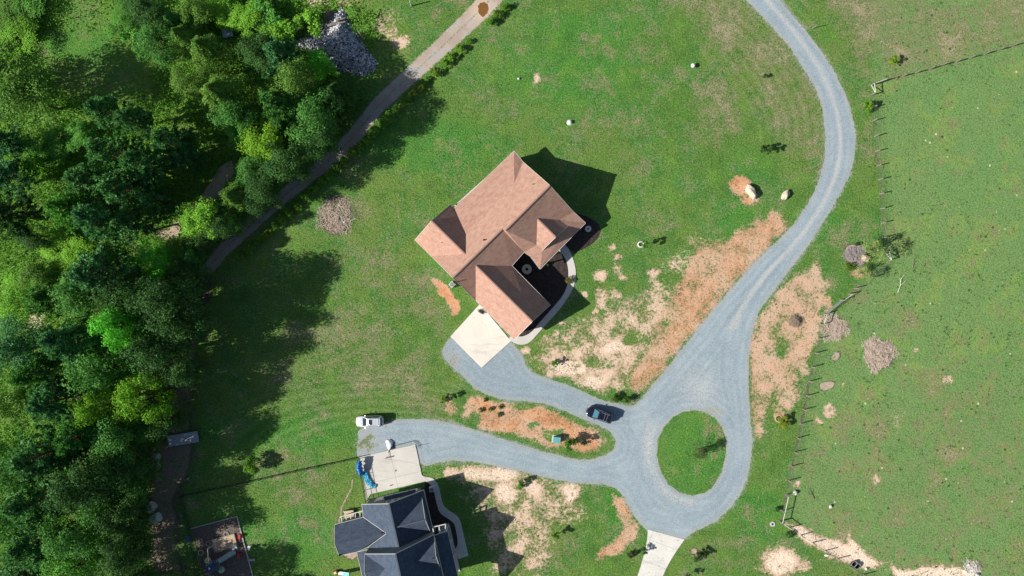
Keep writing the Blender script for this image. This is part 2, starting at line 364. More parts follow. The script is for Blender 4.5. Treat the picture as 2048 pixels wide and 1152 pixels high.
    halo = t.math('MAXIMUM', sand, clay)
    g = t.mix(t.math('MULTIPLY', cover(t.math('MULTIPLY', halo, 1.35), 1.6, .25), .72), g, t.mix(t.step(n7, .42, .58), (.20,.17,.085), (.42,.33,.21)))
    sc = t.mix(t.step(n2, .36, .6), (.58,.39,.27), (.72,.53,.39)); sc = t.mix(t.math('MULTIPLY', t.step(sand, .62, .8), t.step(n7, .4, .55)), sc, (.92,.77,.61)); sc = t.mix(t.step(n3, .52, .66, 0, .6), sc, (.62,.42,.28))
    sc = t.mix(t.math('MULTIPLY', dots, .8), sc, (.20,.18,.08)); sc = t.mix(t.step(n6, .5, .66, 0, .4), sc, (.82,.68,.53))
    g = t.mix(cover(sand, 2.0, .14), g, sc)
    cc = t.mix(t.step(n2, .38, .6), (.54,.29,.18), (.62,.39,.26)); cc = t.mix(t.step(n3, .5, .66, 0, .5), cc, (.56,.30,.17))
    cc = t.mix(t.step(clay, .60, .76, 0, .85), cc, t.mix(t.step(n2, .4, .6), (.60,.235,.10), (.66,.36,.20)))
    cc = t.mix(t.step(n4, .52, .66, 0, .55), cc, (.76,.55,.38)); cc = t.mix(t.step(n5, .45, .60, 0, .5), cc, (.60,.46,.33))
    cc = t.mix(t.math('MULTIPLY', dots, .8), cc, (.18,.12,.05))
    g = t.mix(cover(clay, 2.0, .14), g, cc)
    gc = t.mix(t.step(n6, .4, .6), (.20,.22,.23), (.46,.48,.48)); gc = t.mix(t.step(n4, .5, .66, 0, .6), gc, (.50,.44,.36))
    g = t.mix(cover(grav, .9, .1, 1.6, 2.2), g, gc)
    h = t.math('ADD', t.math('MULTIPLY', n4, .5), t.math('MULTIPLY', n3, 1.0)); h = t.math('ADD', h, t.math('MULTIPLY', n6, .35))
    t.bump(h, .9, .16)
    return t.done(g)
stripe = np.zeros(PX.shape)
m1 = sst(-rs, 6, 20)*(1-sst(-rs, 110, 170))*sst(PX, 1400, 1470)*(1-sst(PY, 260, 340))*(pdist(PX, PY, OVAL) < -150)*(PX-PY*.35 < 1620)
stripe += m1*np.sin(rs*2*math.pi/19+fbm(PX/60, PY/60, 61)*1.5)
el = np.hypot((PX-760)/1.9, (PY-960)); m2 = sst(el, 95, 115)*(1-sst(el, 190, 240))*sst(-(PY-905), -10, 30)*(PX < 960)*(PX > 470)
stripe += m2*np.sin(el*2*math.pi/17+fbm(PX/60, PY/60, 62)*1.2)
ob = -pdist(PX, PY, OVAL); stripe += (ob < 0)*.5*np.sin(ob*2*math.pi/15)
ur = sst(PX, 1640, 1720)*(1-sst(PY+PX*.26, 600, 625)); stripe += ur*.6*np.sin((PY*.97+PX*.26)*2*math.pi/21+fbm(PX/80, PY/80, 63)*2)
# keep bare masks from covering the far ground
gm = np_mesh('ground', V, F, [ground_mat()], cols={'maskA': c4(sand, clay, dry, dirt), 'maskB': c4(grav, rough, past, lush), 'maskC': c4(stripe*.5+.5, stripe*0, stripe*0, stripe*0)})
tag(link('ground', gm), kind='structure')

# ------------------------------------------------------------------ gravel road, dirt lane: fine grids cut to the traced outline
def patch(name, sdf, x0, x1, y0, y1, cell, z, mat, colsf, kind='structure', jag=2.0, js=7):
    xs = np.arange(x0, x1, cell); ys = np.arange(y0, y1, cell)
    X, Y = np.meshgrid(xs, ys); PXs = X*PPM+1024; PYs = 576-Y*PPM
    d = sdf(PXs, PYs)+(fbm(PXs/js, PYs/js, 21)-.5)*2*jag+(fbm(PXs/2.5, PYs/2.5, 31)-.5)*jag*1.6
    nx = len(xs); ok = (d[:-1, :-1]+d[1:, :-1]+d[:-1, 1:]+d[1:, 1:])/4 > 0
    iy, ix = np.nonzero(ok); b = iy*nx+ix; F = np.stack([b, b+1, b+nx+1, b+nx], -1)
    used = np.unique(F); re = np.full(X.size, -1); re[used] = np.arange(len(used)); F = re[F]
    # pull border vertices on to the outline so that the edge is not stepped
    gyd, gxd = np.gradient(d, cell*PPM); gl = gxd**2+gyd**2+1e-3
    sh = np.where(np.abs(d) < cell*PPM*1.1, -d/np.maximum(gl, .3), 0); sh = np.clip(sh, -cell*PPM*.6, cell*PPM*.6)
    bord = np.zeros(X.shape, int); bord[:-1, :-1] += ok; bord[1:, :-1] += ok; bord[:-1, 1:] += ok; bord[1:, 1:] += ok
    m = (bord > 0) & (bord < 4)
    X = np.where(m, X+sh*gxd/PPM, X); Y = np.where(m, Y+sh*gyd/PPM, Y)
    Vv = np.stack([X.ravel()[used], Y.ravel()[used], np.full(len(used), z)], -1)
    c = colsf(X.ravel()[used]*PPM+1024, 576-Y.ravel()[used]*PPM)
    return tag(link(name, np_mesh(name, Vv, F, [mat], cols={'mask': c})), kind=kind)
TR1 = [(1515,-20),(1560,30),(1600,80),(1635,130),(1660,180),(1674,225),(1681,270),(1680,315),(1671,352),(1655,390),(1635,425),(1605,468),(1570,508),(1535,545),
 (1500,590),(1470,640),(1440,690),(1400,740),(1350,800),(1305,850),(1290,900),(1295,950),(1320,1000),(1370,1020),(1425,1005),(1465,960),(1480,900),(1470,820),(1455,740),(1460,680),(1480,630)]
def roadcols(px, py):
    d = pdist(px, py, TR1, closed=False)
    crown = (1-sst(d, 1, 7))*(py < 660)*.75
    edge = 1-sst(road_sdf(px, py), 2, 20)
    edge = np.maximum(edge, 1.5*np.exp(-((px-734)/40)**2-((py-884)/32)**2)*(.45+1.0*fbm(px/9, py/9, 91))); edge = np.maximum(edge, 1.15*np.exp(-((px-905)/26)**2-((py-722)/40)**2)); edge = np.maximum(edge, 1.1*np.exp(-((px-1425)/48)**2-((py-822)/22)**2))
    o = np.minimum(np.abs(-pdist(px, py, OVAL)), 60)
    pale = (1-sst(np.abs(o-15), 3, 12))*(px < 1385)*(py > 850)*.75*(.3+fbm(px/14, py/14, 88))
    pale = np.maximum(pale, 1.0*np.exp(-((px-1298)/12)**2-((py-890)/40)**2))
    pale = np.maximum(pale, .6*np.exp(-((px-1400)/35)**2-((py-780)/40)**2))
    ring = (.5+.5*np.sin(road_sdf(px, py)*.42+fbm(px/90, py/90, 4)*9))*fbm(px/50, py/50, 14)*1.3
    track = (sst(np.abs(d-11), 7, 1))
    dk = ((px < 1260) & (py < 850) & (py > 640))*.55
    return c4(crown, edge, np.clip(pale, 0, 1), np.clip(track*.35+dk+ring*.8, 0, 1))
def road_mat():
    t = NT('gravel_road', .95, .15); A = t.attr('mask'); a = t.sep(A.outputs['Color'])
    n1 = t.noise(.3, 5, .6); n2 = t.noise(3, 5, .7); n3 = t.noise(14, 4, .75); v = t.voro(9, 'Color')
    c = t.mix(t.step(n1, .35, .65), (.275,.345,.385), (.335,.405,.44))
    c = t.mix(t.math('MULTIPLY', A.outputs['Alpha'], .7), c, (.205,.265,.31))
    c = t.mix(t.step(n2, .45, .7, 0, .5), c, (.39,.44,.475))
    vv = t.sep(v)[0]
    c = t.mix(t.step(vv, .62, .95, 0, .3), c, (.50,.545,.57)); c = t.mix(t.step(vv, .05, .3, .3, 0), c, (.16,.19,.22))
    c = t.mix(t.math('MULTIPLY', a[0], t.step(n2, .3, .65, .25, .8)), c, (.56,.52,.47))
    c = t.mix(t.math('MULTIPLY', a[2], t.step(n2, .38, .62, .05, .7)), c, (.66,.61,.53))
    e = t.math('ADD', a[1], t.math('MULTIPLY', t.math('SUBTRACT', n2, .5), 2.0)); e = t.math('ADD', e, t.math('MULTIPLY', t.math('SUBTRACT', n3, .5), 1.4))
    c = t.mix(t.step(e, .75, 1.15, 0, .75), c, (.40,.38,.33)); c = t.mix(t.step(e, 1.05, 1.35, 0, .8), c, (.11,.16,.05))
    t.bump(t.math('ADD', n3, vv), .6, .03); return t.done(c)
patch('gravel_road', road_sdf, -28, 60, -44, 52, .22, .006, road_mat(), roadcols)
def lane_sdf(px, py):
    d = pdist(px, py, LANE, closed=False); w = np.interp(px, [400,500,700,860,960,1010], [12,14,15,17,20,21]); return w-d
def lanecols(px, py):
    d = pdist(px, py, LANE, closed=False)
    return c4(1-sst(d, 1, 5.5), 1-sst(lane_sdf(px, py), 1, 8), np.exp(-((px-965)/26)**2-((py-20)/22)**2), sst(py-px*0, 150, 30))
def lane_mat():
    t = NT('dirt_lane', .95, .1); A = t.attr('mask'); a = t.sep(A.outputs['Color'])
    n1 = t.noise(.4, 5, .6); n2 = t.noise(2.6, 5, .7); n3 = t.noise(14, 4, .7)
    c = t.mix(t.step(n1, .4, .6), (.36,.29,.24), (.42,.36,.31)); c = t.mix(t.step(n1, .52, .66, 0, .8), c, (.33,.34,.35))
    c = t.mix(t.step(n3, .45, .65, 0, .4), c, (.6,.52,.44)); c = t.mix(t.math('MULTIPLY', a[2], .8), c, (.62,.47,.35))
    e = t.math('ADD', a[0], t.math('MULTIPLY', t.math('SUBTRACT', n2, .5), 2.2)); c = t.mix(t.step(e, .85, 1.2, 0, .7), c, (.15,.18,.06))
    e = t.math('ADD', a[1], t.math('MULTIPLY', t.math('SUBTRACT', n2, .5), 2.2)); c = t.mix(t.step(e, .85, 1.2, 0, .75), c, (.12,.17,.05))
    t.bump(n2, .6, .08); return t.done(c)
patch('dirt_lane', lane_sdf, -53, 1, 1, 50, .25, .006, lane_mat(), lanecols)
# puddle
mp = NT('puddle_water', .25, .5); nn = mp.noise(.9, 3); m_puddle = mp.done(mp.mix(nn, (.24,.12,.035), (.17,.08,.02)))
patch('puddle', lambda x, y: np.minimum(11-np.hypot((x-966)*1.0, (y-18)*.85)-(fbm(x/9, y/9, 8)-.5)*10, 99), -10, 0, 42, 52, .12, .012, m_puddle,
      lambda x, y: c4(x*0, x*0, x*0, x*0), jag=1)
# ------------------------------------------------------------------ concrete slabs, walks and mulch beds
def conc_mat(name, c, joints=None, rz=0, org=(0, 0)):
    t = NT(name, .85, .25)
    n1 = t.noise(.35, 5, .6); n2 = t.noise(1.1, 5, .7); n3 = t.noise(16, 3, .6); n4 = t.noise(.6, 3, .5, vec=t.mapv(t.pos(), (.35, 2.2, 1), (0, 0, .8)))
    k = t.mix(t.step(n1, .35, .7), tuple(x*.9 for x in c), c); k = t.mix(t.step(n2, .55, .75, 0, .5), k, tuple(x*y for x, y in zip(c, (.86,.82,.75))))
    k = t.mix(t.step(n3, .4, .7, 0, .25), k, tuple(x*.8 for x in c))
    k = t.mix(t.step(n2, .60, .72, 0, .55), k, tuple(x*.55 for x in c)); k = t.mix(t.step(n4, .56, .68, 0, .35), k, tuple(x*.62 for x in c))
    if joints:
        sx = t.n.new('ShaderNodeSeparateXYZ'); v = t.n.new('ShaderNodeVectorMath'); v.operation = 'SUBTRACT'
        t.L(t.pos(), v.inputs[0]); v.inputs[1].default_value = (org[0], org[1], 0)
        t.L(t.mapv(v.outputs[0], rot=(0, 0, -rz)), sx.inputs[0])
        for ax, per in zip((0, 1), joints):
            f = t.math('PINGPONG', sx.outputs[ax], per/2); k = t.mix(t.step(f, .03, .06, .5, 0), k, tuple(x*.45 for x in c))
    return t.done(k)
def slab(name, pts, z0, z1, mat, kind='structure'):
    m = MB(); m.prism([wx(*p).xy for p in pts], z0, z1); o = m.build(name, mat); return tag(o, kind=kind)
def smooth(pts, it=2):             # Chaikin, keeps ends
    for _ in range(it):
        q = [pts[0]]
        for a, b in zip(pts[:-1], pts[1:]): q += [(a[0]*.75+b[0]*.25, a[1]*.75+b[1]*.25), (a[0]*.25+b[0]*.75, a[1]*.25+b[1]*.75)]
        pts = q+[pts[-1]]
    return pts
m_c1 = conc_mat('pale_concrete', (.74,.69,.61)); m_c2 = conc_mat('jointed_concrete', (.62,.59,.54), (5.1, 4.6), R(13), wx(719.5,914).xy)
m_c3 = conc_mat('walk_concrete', (.60,.58,.54)); m_c4 = conc_mat('road_concrete', (.72,.70,.64), (60, 3.6), R(-20), wx(1300,1080).xy)
slab('garage_apron', [(960,608),(1022,682),(963,735.5),(901,673)], -.1, .10, m_c1)
o1 = smooth([(1016,678),(1031.6,688),(1047,690),(1061,684.5),(1083.5,658),(1115,624.5),(1137.6,593),(1150,568),(1152.5,543),(1146.7,518),(1137.6,498),(1126,485)])
i1 = smooth([(1106,492),(1118.5,501.5),(1130,514),(1137,536.4),(1136.5,563.5),(1128.6,588),(1108,613),(1081,642.5),(1063,665),(1047,673),(1036,673),(1026,668)])
slab('front_walk', o1+i1, -.1, .09, m_c3)
slab('parking_pad', [(719.5,914),(830.6,888.5),(837,918),(843.6,949.7),(856,961),(741,988),(733,1002),(727,960)], -.1, .11, m_c2)
o2 = smooth([(843.6,949.7),(851,954),(863.5,955),(872,962),(877,971),(881,988),(885,1008),(893,1018),(916,1032),(922,1045),(925,1060),(937,1111)])
i2 = smooth([(917,1118),(908,1100),(914,1093),(916,1083.5),(912,1060),(908.7,1046.7),(897.6,1037.5),(879,1026.5),(873,1006),(867,977),(860,968),(850,962)])
slab('side_walk', o2+i2, -.1, .09, m_c3)
slab('road_apron', smooth([(1296,1059),(1294,1085),(1288,1110),(1276,1150),(1250,1230)])+smooth([(1300,1230),(1325,1150),(1347,1110),(1369,1079)]), -.1, .05, m_c4)
tm = NT('mulch', .95, .1); q1 = tm.noise(12, 4, .7); q2 = tm.noise(1.4, 4); km = tm.mix(tm.step(q1, .4, .62), (.022,.017,.016), (.10,.075,.07))
m_mulch = tm.bump(q1, 1, .08).done(tm.mix(tm.step(q2, .5, .7, 0, .4), km, (.12,.09,.075)))
slab('front_bed', list(reversed(i1))+[(1100,488),(1050,503),(1022,531),(1094,611),(1035,660)], -.1, .05, m_mulch)
slab('corner_bed', smooth([(1140,425),(1160,428),(1185,438),(1199,450),(1202,464),(1190,484),(1170,497),(1148,506)])+[(1130,490),(1120,480)], -.1, .05, m_mulch)
slab('side_bed', list(reversed(i2[2:]))+[(872,1110),(860,1050),(850,975)], -.1, .05, m_mulch)
tm = NT('play_bark', .95, .1); q1 = tm.noise(6, 4, .7); m_pb = tm.done(tm.mix(tm.step(q1, .4, .62), (.09,.075,.075), (.22,.17,.145)))
slab('play_yard', [(382.6,1056.7),(474.3,1032.4),(506,1152),(414,1176)], -.1, .03, m_pb)
# ------------------------------------------------------------------ houses
def shingle_mat(name, c1, c2, c3):
    t = NT(name, .92, .15); u = t.uv()
    b = t.n.new('ShaderNodeTexBrick'); t.L(u, b.inputs['Vector']); b.inputs['Scale'].default_value = 1
    b.inputs['Brick Width'].default_value = .55; b.inputs['Row Height'].default_value = .2; b.inputs['Mortar Size'].default_value = .012
    b.inputs['Color1'].default_value = (*c1, 1); b.inputs['Color2'].default_value = (*c2, 1); b.inputs['Mortar'].default_value = (*[x*.45 for x in c1], 1)
    n = t.noise(1.1, 4, .6, vec=u); n2 = t.noise(7, 3, .7, vec=t.mapv(u, (1, 2.2, 1)))
    c = t.mix(t.step(n, .4, .65, 0, .45), b.outputs['Color'], c3); c = t.mix(t.step(n2, .45, .7, 0, .45), c, tuple(x*.6 for x in c1))
    t.bump(b.outputs['Fac'], .3, .02); return t.done(c)
m_tan = shingle_mat('tan_shingles', (.405,.230,.168), (.50,.305,.235), (.52,.34,.268))
m_slate = shingle_mat('slate_shingles', (.055,.075,.115), (.08,.105,.15), (.10,.13,.17))
m_fas = simple('white_trim', (.62,.60,.55), .6); m_cap = simple('tan_ridge', (.33,.20,.155), .9); m_caps = simple('slate_ridge', (.07,.085,.11), .9)
m_glass = NT('window_glass', .06, .6); m_glass = m_glass.done((.03,.045,.06))
m_white = simple('white_paint', (.72,.71,.68), .5, var=.04); m_dark = simple('dark_metal', (.025,.025,.03), .5)
m_grey = simple('grey_metal', (.30,.31,.32), .5)
def brick_mat():
    t = NT('brick_wall', .9, .15); b = t.n.new('ShaderNodeTexBrick'); t.L(t.uv(), b.inputs['Vector']); b.inputs['Scale'].default_value = 1
    b.inputs['Brick Width'].default_value = .24; b.inputs['Row Height'].default_value = .08; b.inputs['Mortar Size'].default_value = .01
    b.inputs['Color1'].default_value = (.30,.17,.12,1); b.inputs['Color2'].default_value = (.40,.25,.18,1); b.inputs['Mortar'].default_value = (.45,.42,.38,1)
    return t.done(b.outputs['Color'])
def siding_mat(c):
    t = NT('board_siding', .75, .2); w = t.n.new('ShaderNodeTexWave'); w.bands_direction = 'Y'; w.inputs['Scale'].default_value = 1.6
    t.L(t.uv(), w.inputs['Vector']); n = t.noise(2, 4, vec=t.uv())
    k = t.mix(n, tuple(x*.88 for x in c), c); k = t.mix(t.step(w.outputs['Fac'], .0, .12, .5, 0), k, tuple(x*.5 for x in c)); return t.done(k)
m_brick = brick_mat(); m_siding = siding_mat((.20,.225,.235))
def face_uv(me):
    uvl = me.uv_layers.new(name='UVMap').data
    for p in me.polygons:
        n = p.normal; u = Vector((0,0,1)).cross(n)
        u = u.normalized() if u.length > 1e-3 else Vector((1,0,0)); v = n.cross(u)
        for li in p.loop_indices:
            co = me.vertices[me.loops[li].vertex_index].co; uvl[li].uv = (co.dot(u), co.dot(v))
class House:
    def __init__(s, name, label, cat, base, roofmat, capmat, wallmat):
        s.root = empty(name, (0,0,0), 0, label, cat); s.rm, s.cm, s.wm = roofmat, capmat, wallmat; s.P = []; s.base = base
    def roof(s, verts, faces, caps, th=.2):
        V = [Vector(v) for v in verts.values()]; K = list(verts); F = []
        for f in faces:
            idx = [K.index(k) for k in f]; nrm = Vector((0,0,0))
            for i in range(len(idx)):
                a, b = V[idx[i]], V[idx[(i+1) % len(idx)]]
                nrm += Vector(((a.y-b.y)*(a.z+b.z), (a.z-b.z)*(a.x+b.x), (a.x-b.x)*(a.y+b.y)))
            if nrm.z < 0: idx.reverse()
            F.append(idx)
        m = MB(); m.raw(V, F, 0); m.raw([v-Vector((0,0,th)) for v in V], [list(reversed(f)) for f in F], 1)
        ed = {}
        for f in F:
            for i in range(len(f)): ed.setdefault(frozenset((f[i], f[(i+1) % len(f)])), []).append((f[i], f[(i+1) % len(f)]))
        g = MB()
        for k, e in ed.items():
            if len(e) == 1:
                a, b = V[e[0][0]], V[e[0][1]]; m.face([a, a-Vector((0,0,th)), b-Vector((0,0,th)), b], 1)
                out = (b-a).cross(Vector((0,0,1))).normalized()*.03
                if (b-a).length > .3: g.bar(a+out-Vector((0,0,.11)), b+out-Vector((0,0,.11)), .05, .22)
        r = m.build('roof', [s.rm, m_fas], s.root); face_uv(r.data); g.build('fascia', m_fas, s.root)
        c = MB()
        for ch in caps:
            for a, b in zip(ch[:-1], ch[1:]): c.bar(verts[a]+Vector((0,0,.02)), verts[b]+Vector((0,0,.02)), .22, .07)
        if caps: c.build('ridge_cap', s.cm, r)
        s.P.append(([tuple(v) for v in V], F)); return r
    def walls(s, foot, default=3.0, low=-.2, inset=0, over=.12):
        Vb = []; Fb = []
        for V, F in s.P:
            n = len(Vb); Vb += V; Fb += [[i+n for i in f] for f in F]
        bv = BVHTree.FromPolygons(Vb, Fb); m = MB()
        A = sum(foot[i][0]*foot[(i+1) % len(foot)][1]-foot[(i+1) % len(foot)][0]*foot[i][1] for i in range(len(foot)))
        if A < 0: foot = foot[::-1]
        last = default
        for i in range(len(foot)):
            a = Vector((*foot[i][:2], 0)); b = Vector((*foot[(i+1) % len(foot)][:2], 0)); n = max(2, int((b-a).length/.3)+1); tops = []
            for k in range(n+1):
                p = a.lerp(b, min(max(k/n, .01), .99)); h = bv.ray_cast(Vector((p.x, p.y, -5)), Vector((0,0,1)))
                z = h[0].z-over-.1 if h[0] is not None else last; last = z; tops.append(z)
            for k in range(n):
                p, q = a.lerp(b, k/n), a.lerp(b, (k+1)/n)
                m.face([(p.x,p.y,low), (q.x,q.y,low), (q.x,q.y,tops[k+1]), (p.x,p.y,tops[k])])
        o = m.build('wall', s.wm, s.root); face_uv(o.data); s.foot = foot; return o
    def opening(s, kind, a, b, t, z0, w, h, panes=2):
        """kind window/door/garage_door on wall a->b (outside on the right-hand side), centred at t along it"""
        a = Vector((*a[:2], 0)); b = Vector((*b[:2], 0)); d = (b-a).normalized(); out = d.cross(Vector((0,0,1)))
        c = a.lerp(b, t)+Vector((0,0,z0+h/2))+out*.03
        def rect(mb, cu, cz, ww, hh, dep, off):
            mb.box(c+d*cu+Vector((0,0,cz))+out*off, (ww, dep, hh), M=Matrix((d, out, Vector((0,0,1)))).transposed())
        f = MB()
        if kind == 'window':
            for sx in (-1, 1): rect(f, sx*(w/2+.04), 0, .1, h+.2, .1, 0)
            for sz in (-1, 1): rect(f, 0, sz*(h/2+.05), w-.02, .1, .1, 0)
            rect(f, 0, 0, w, .05, .06, .0)
            o = f.build('window', m_white, s.root); g = MB(); rect(g, 0, 0, w, h, .03, -.015); g.build('pane', m_glass, o)
        else:
            for sx in (-1, 1): rect(f, sx*(w/2+.06), 0, .12, h+.1, .1, .01)
            rect(f, 0, h/2+.1, w+.24, .12, .1, .01); rect(f, 0, 0, w, h, .05, 0)
            n = 4 if kind == 'garage_door' else 1
            for k in range(1, n): rect(f, 0, -h/2+h*k/n, w-.1, .03, .03, .03)
            o = f.build(kind, m_white, s.root); g = MB()
            if kind == 'door': rect(g, w*.38, 0, .06, .06, .1, .06)
            else: rect(g, 0, -h*.25, .25, .04, .06, .05)
            g.build('handle', m_dark, o)
# ---- tan house
T = {k: wx(*v) for k, v in dict(
 I=(830,480,3.7), K=(863,442,6.5), Lc=(901,409.5,3.7), L2=(908,416.5,3.62), A=(1028,302,3.55), P=(1028.5,366,4.72), Q=(1046,324,3.62),
 V1=(931,469,4.85), V2=(930.2,508,6.5), X=(862,512,3.9), R1=(905.5,555,7.45), J1=(1004.5,458,7.45), J2=(1010.5,460.5,7.75), B=(1099.6,371,7.75),
 Y=(951.4,601,3.75), G0=(951.4,531,6.57), H1=(1028.8,679,3.7), R2=(1064.7,642.7,6.57), G1=(1100.4,609.8,3.7), F=(1023.7,531.5,3.8), E=(1048.3,504,3.82),
 C=(1171,446,3.1), D=(1080,538,3.1), S1=(1147,424,3.85), U=(1061,512.5,3.68), U2=(1073,490,4.25), D1=(1074.8,437.6,6.05), D2=(1111.3,474,6.05),
 D3=(1085,500,4.0), D4=(1136,452,4.1), D5=(1119,439.5,4.3), D6=(1119,492,3.72)).items()}
th = House('tan_roofed_house', 'large house with tan shingle gable roofs beside the curved front walk', 'house', 3, m_tan, m_cap, m_brick)
th.roof(T, [('I','K','V2','X'), ('K','Lc','L2','V1','V2'), ('L2','A','P','V1'), ('A','Q','P'), ('V1','P','J1','R1','V2'), ('X','V2','R1'),
  ('P','J2','J1'), ('P','Q','B','J2'),
  ('R1','J1','F','G0'), ('R1','G0','Y'), ('J1','E','F'), ('J1','J2','U2','E'), ('E','U2','U'), ('J2','B','D1'), ('J2','D1','U2'), ('B','S1','D5'), ('B','D5','D1'), ('D1','D5','D4','D2'), ('D1','D2','D3','U2'),
  ('U2','D3','D','U'), ('D3','D4','C','D'), ('D4','D5','S1','C'), ('Y','G0','R2','H1'), ('G0','F','G1','R2')],
  [('K','V2'), ('R1','J1'), ('J2','B'), ('D1','D2'), ('G0','R2')])
gw = MB(); gw.face([T['D3']+Vector((0,0,-.05)), T['D4']+Vector((0,0,-.05)), T['D2']-Vector((0,0,.12))]); o = gw.build('gable_wall', m_brick, th.root); face_uv(o.data)
def inset_poly(pts, d):
    n = len(pts); P = [Vector((p[0], p[1])) for p in pts]; A = sum(P[i].x*P[(i+1)%n].y-P[(i+1)%n].x*P[i].y for i in range(n)); s = 1 if A > 0 else -1; out = []
    for i in range(n):
        e1 = (P[i]-P[i-1]).normalized(); e2 = (P[(i+1)%n]-P[i]).normalized(); n1 = Vector((-e1.y, e1.x))*s; n2 = Vector((-e2.y, e2.x))*s
        b = (n1+n2); b = b/max(b.length_squared/2, .3) if b.length > 1e-3 else n1; out.append(P[i]+b*d)
    return out
ft = inset_poly([T[k] for k in ('I','Lc','L2','A','S1','U','E','F','G1','H1')], .45)
th.walls(ft)
fI, fL, fL2, fA, fS, fU, fE, fF, fG, fH = ft
for tt in (.3, .55, .8): th.opening('window', fA, fL2, tt, .9, 1.2, 1.5)
th.opening('window', fL, fI, .5, .9, 1.6, 1.5); th.opening('window', fS, fA, .3, .9, 1.2, 1.5); th.opening('window', fS, fA, .72, .9, 1.2, 1.5)
th.opening('window', fG, fF, .5, .9, 1.2, 1.5); th.opening('window', fH, fG, .35, .9, 1.1, 1.5); th.opening('window', fH, fG, .7, .9, 1.1, 1.5)
th.opening('door', fU, fS, .3, .05, 1.1, 2.2); th.opening('window', fU, fS, .6, .9, 1.4, 1.5); th.opening('window', fU, fS, .85, .9, 1.1, 1.5)
th.opening('garage_door', fI, fH, .66, .05, 2.6, 2.3); th.opening('garage_door', fI, fH, .83, .05, 2.6, 2.3); th.opening('window', fI, fH, .2, .9, 1.2, 1.4)
for k in range(5):
    p = T['C'].lerp(T['D'], .04+.23*k); q = Vector((p.x, p.y, 0))+Vector((-.35, .35, 0)); m = MB()
    m.box((q.x, q.y, 1.45), (.2, .2, 2.8)); m.box((q.x, q.y, .15), (.32, .32, .3)); m.box((q.x, q.y, 2.78), (.3, .3, .16)); m.build('porch_column', m_white, th.root)
m = MB(); m.prism([(T[k]*1.0).xy for k in ('S1','C','D','U')], -.1, .16); m.build('porch_floor', m_c3, th.root)
# back terrace strip, showing past the back eave
m = MB(); a, b = wx(905,411,0), wx(968,356,0); m.prism([wx(908,414).xy, wx(970,359).xy, wx(985,372).xy, wx(925,430).xy], -.1, .12); m.build('back_terrace', m_mulch, th.root)
m = MB(); a, b = wx(909,412,2.9), wx(967,360,2.9); m.bar(a, b, .12, .2)
for k in range(4): q = a.lerp(b, .02+.32*k); m.bar(q, q+Vector((.7,-.7,0)), .10, .18)
for k in (0.02, .98): q = a.lerp(b, k); m.bar((q.x,q.y,0), q, .15)
m.build('terrace_beam', m_fas, th.root)
def vent(px, py, z, parent, r=.1):
    m = MB(); c = wx(px, py, z); m.lathe([(r*1.7,-.2),(r*1.7,0),(r,.02),(r,.35),(0,.35)], c, 10); m.build('vent_pipe', m_dark, parent)
vent(968,480,6.95,th.root); vent(884,485,5.5,th.root,.06); vent(1066,368.5,6.3,th.root,.06); vent(908,565,7.1,th.root,.07)
# ---- dark-roofed house
e1 = (.975,-.222); e2 = (.222,.975)
def along(key, d): v = D_[key]; return Vector((v.x+e2[0]*d/PPM, v.y-e2[1]*d/PPM, v.z))
D_ = {k: wx(*v) for k, v in dict(
 a=(723.7,1009,3.8), b=(778,1008,7.35), c=(847,980.5,3.8), d=(798,1096.4,7.35), e=(867.3,1068.8,3.8), n=(726.5,1034.8,3.95),
 w1=(669.4,1049.5,4.1), wp=(669.5,1089,6.0), w2=(678.6,1111,4.1), tip=(772.5,1067,6.0), s1=(735.7,1093.7,4.05), s1b=(735.7,1093.7,3.35), w3=(713.6,1103.8,4.08), s2=(759.6,1095.5,5.0), s3=(741,1100,3.6),
 g1=(793.3,1054.5,7.15), g2=(849.8,1040,7.1), g3=(843.3,996,4.25), g4=(860,1063.7,4.15),
 b2=(791,1108.4,10.1), a2=(730,1108.4,6.1), c2=(867.3,1070.5,6.0), h1=(827.7,1125,8.4), h2=(871,1112,8.3), h3=(868,1075,6.1), h4=(879,1134,6.1),
 k1=(769.7,1137,8.3), p1=(867.5,1071.5,5.0), p2=(894.9,1063.3,4.1)).items()}
bh = House('dark_roofed_house', 'two storey house with dark slate gabled roofs beside the jointed parking pad', 'house', 3, m_slate, m_caps, m_siding)
bh.roof({k: D_[k] for k in ('a','b','c','d','e','n','tip','s1b','s2','s3','g1','g2','g3','g4')},
  [('a','b','tip','n'), ('b','d','s2','s3','s1b','tip'), ('b','c','g3','g1'), ('b','g1','d'), ('d','g1','g4','e'), ('g3','c','e','g4'), ('g1','g3','g2'), ('g1','g2','g4')], [('b','d'), ('g1','g2')])
bh.roof({k: D_[k]+Vector((0,0,.02)) for k in ('w1','wp','w2','tip','n','s1','w3')}, [('w1','n','tip','wp'), ('wp','tip','s1','w3','w2')], [])
D_['b3'] = along('b2', 100); D_['a3'] = along('a2', 100); D_['c3'] = along('c2', 100)
D_['k2'] = Vector((*wx(729,1147,8.3).xy, 8.3)); D_['k3'] = along('a2', 62); D_['k3'].z = 6.1
bh.roof({k: D_[k] for k in ('b2','a2','c2','b3','a3','c3','h1','h2','h3','h4','k1','k2','k3')},
  [('b2','a2','k1'), ('b2','k1','k3','a3','b3'), ('a2','k2','k1'), ('k1','k2','k3'), ('b2','c2','h3','h1'), ('b2','h1','b3'), ('h1','h4','c3','b3'), ('h3','c2','c3','h4'), ('h1','h3','h2'), ('h1','h2','h4')], [('b2','b3')])
for q in 'h1 h2 h3 h4'.split(): D_['j'+q[1]] = along(q, 80)+Vector((0,0,.03))
bh.roof({k: D_[k] for k in ('j1','j2','j3','j4')}, [('j1','j3','j2'), ('j1','j2','j4')], [])
gw = MB()                          # gable end walls that show between the roofs
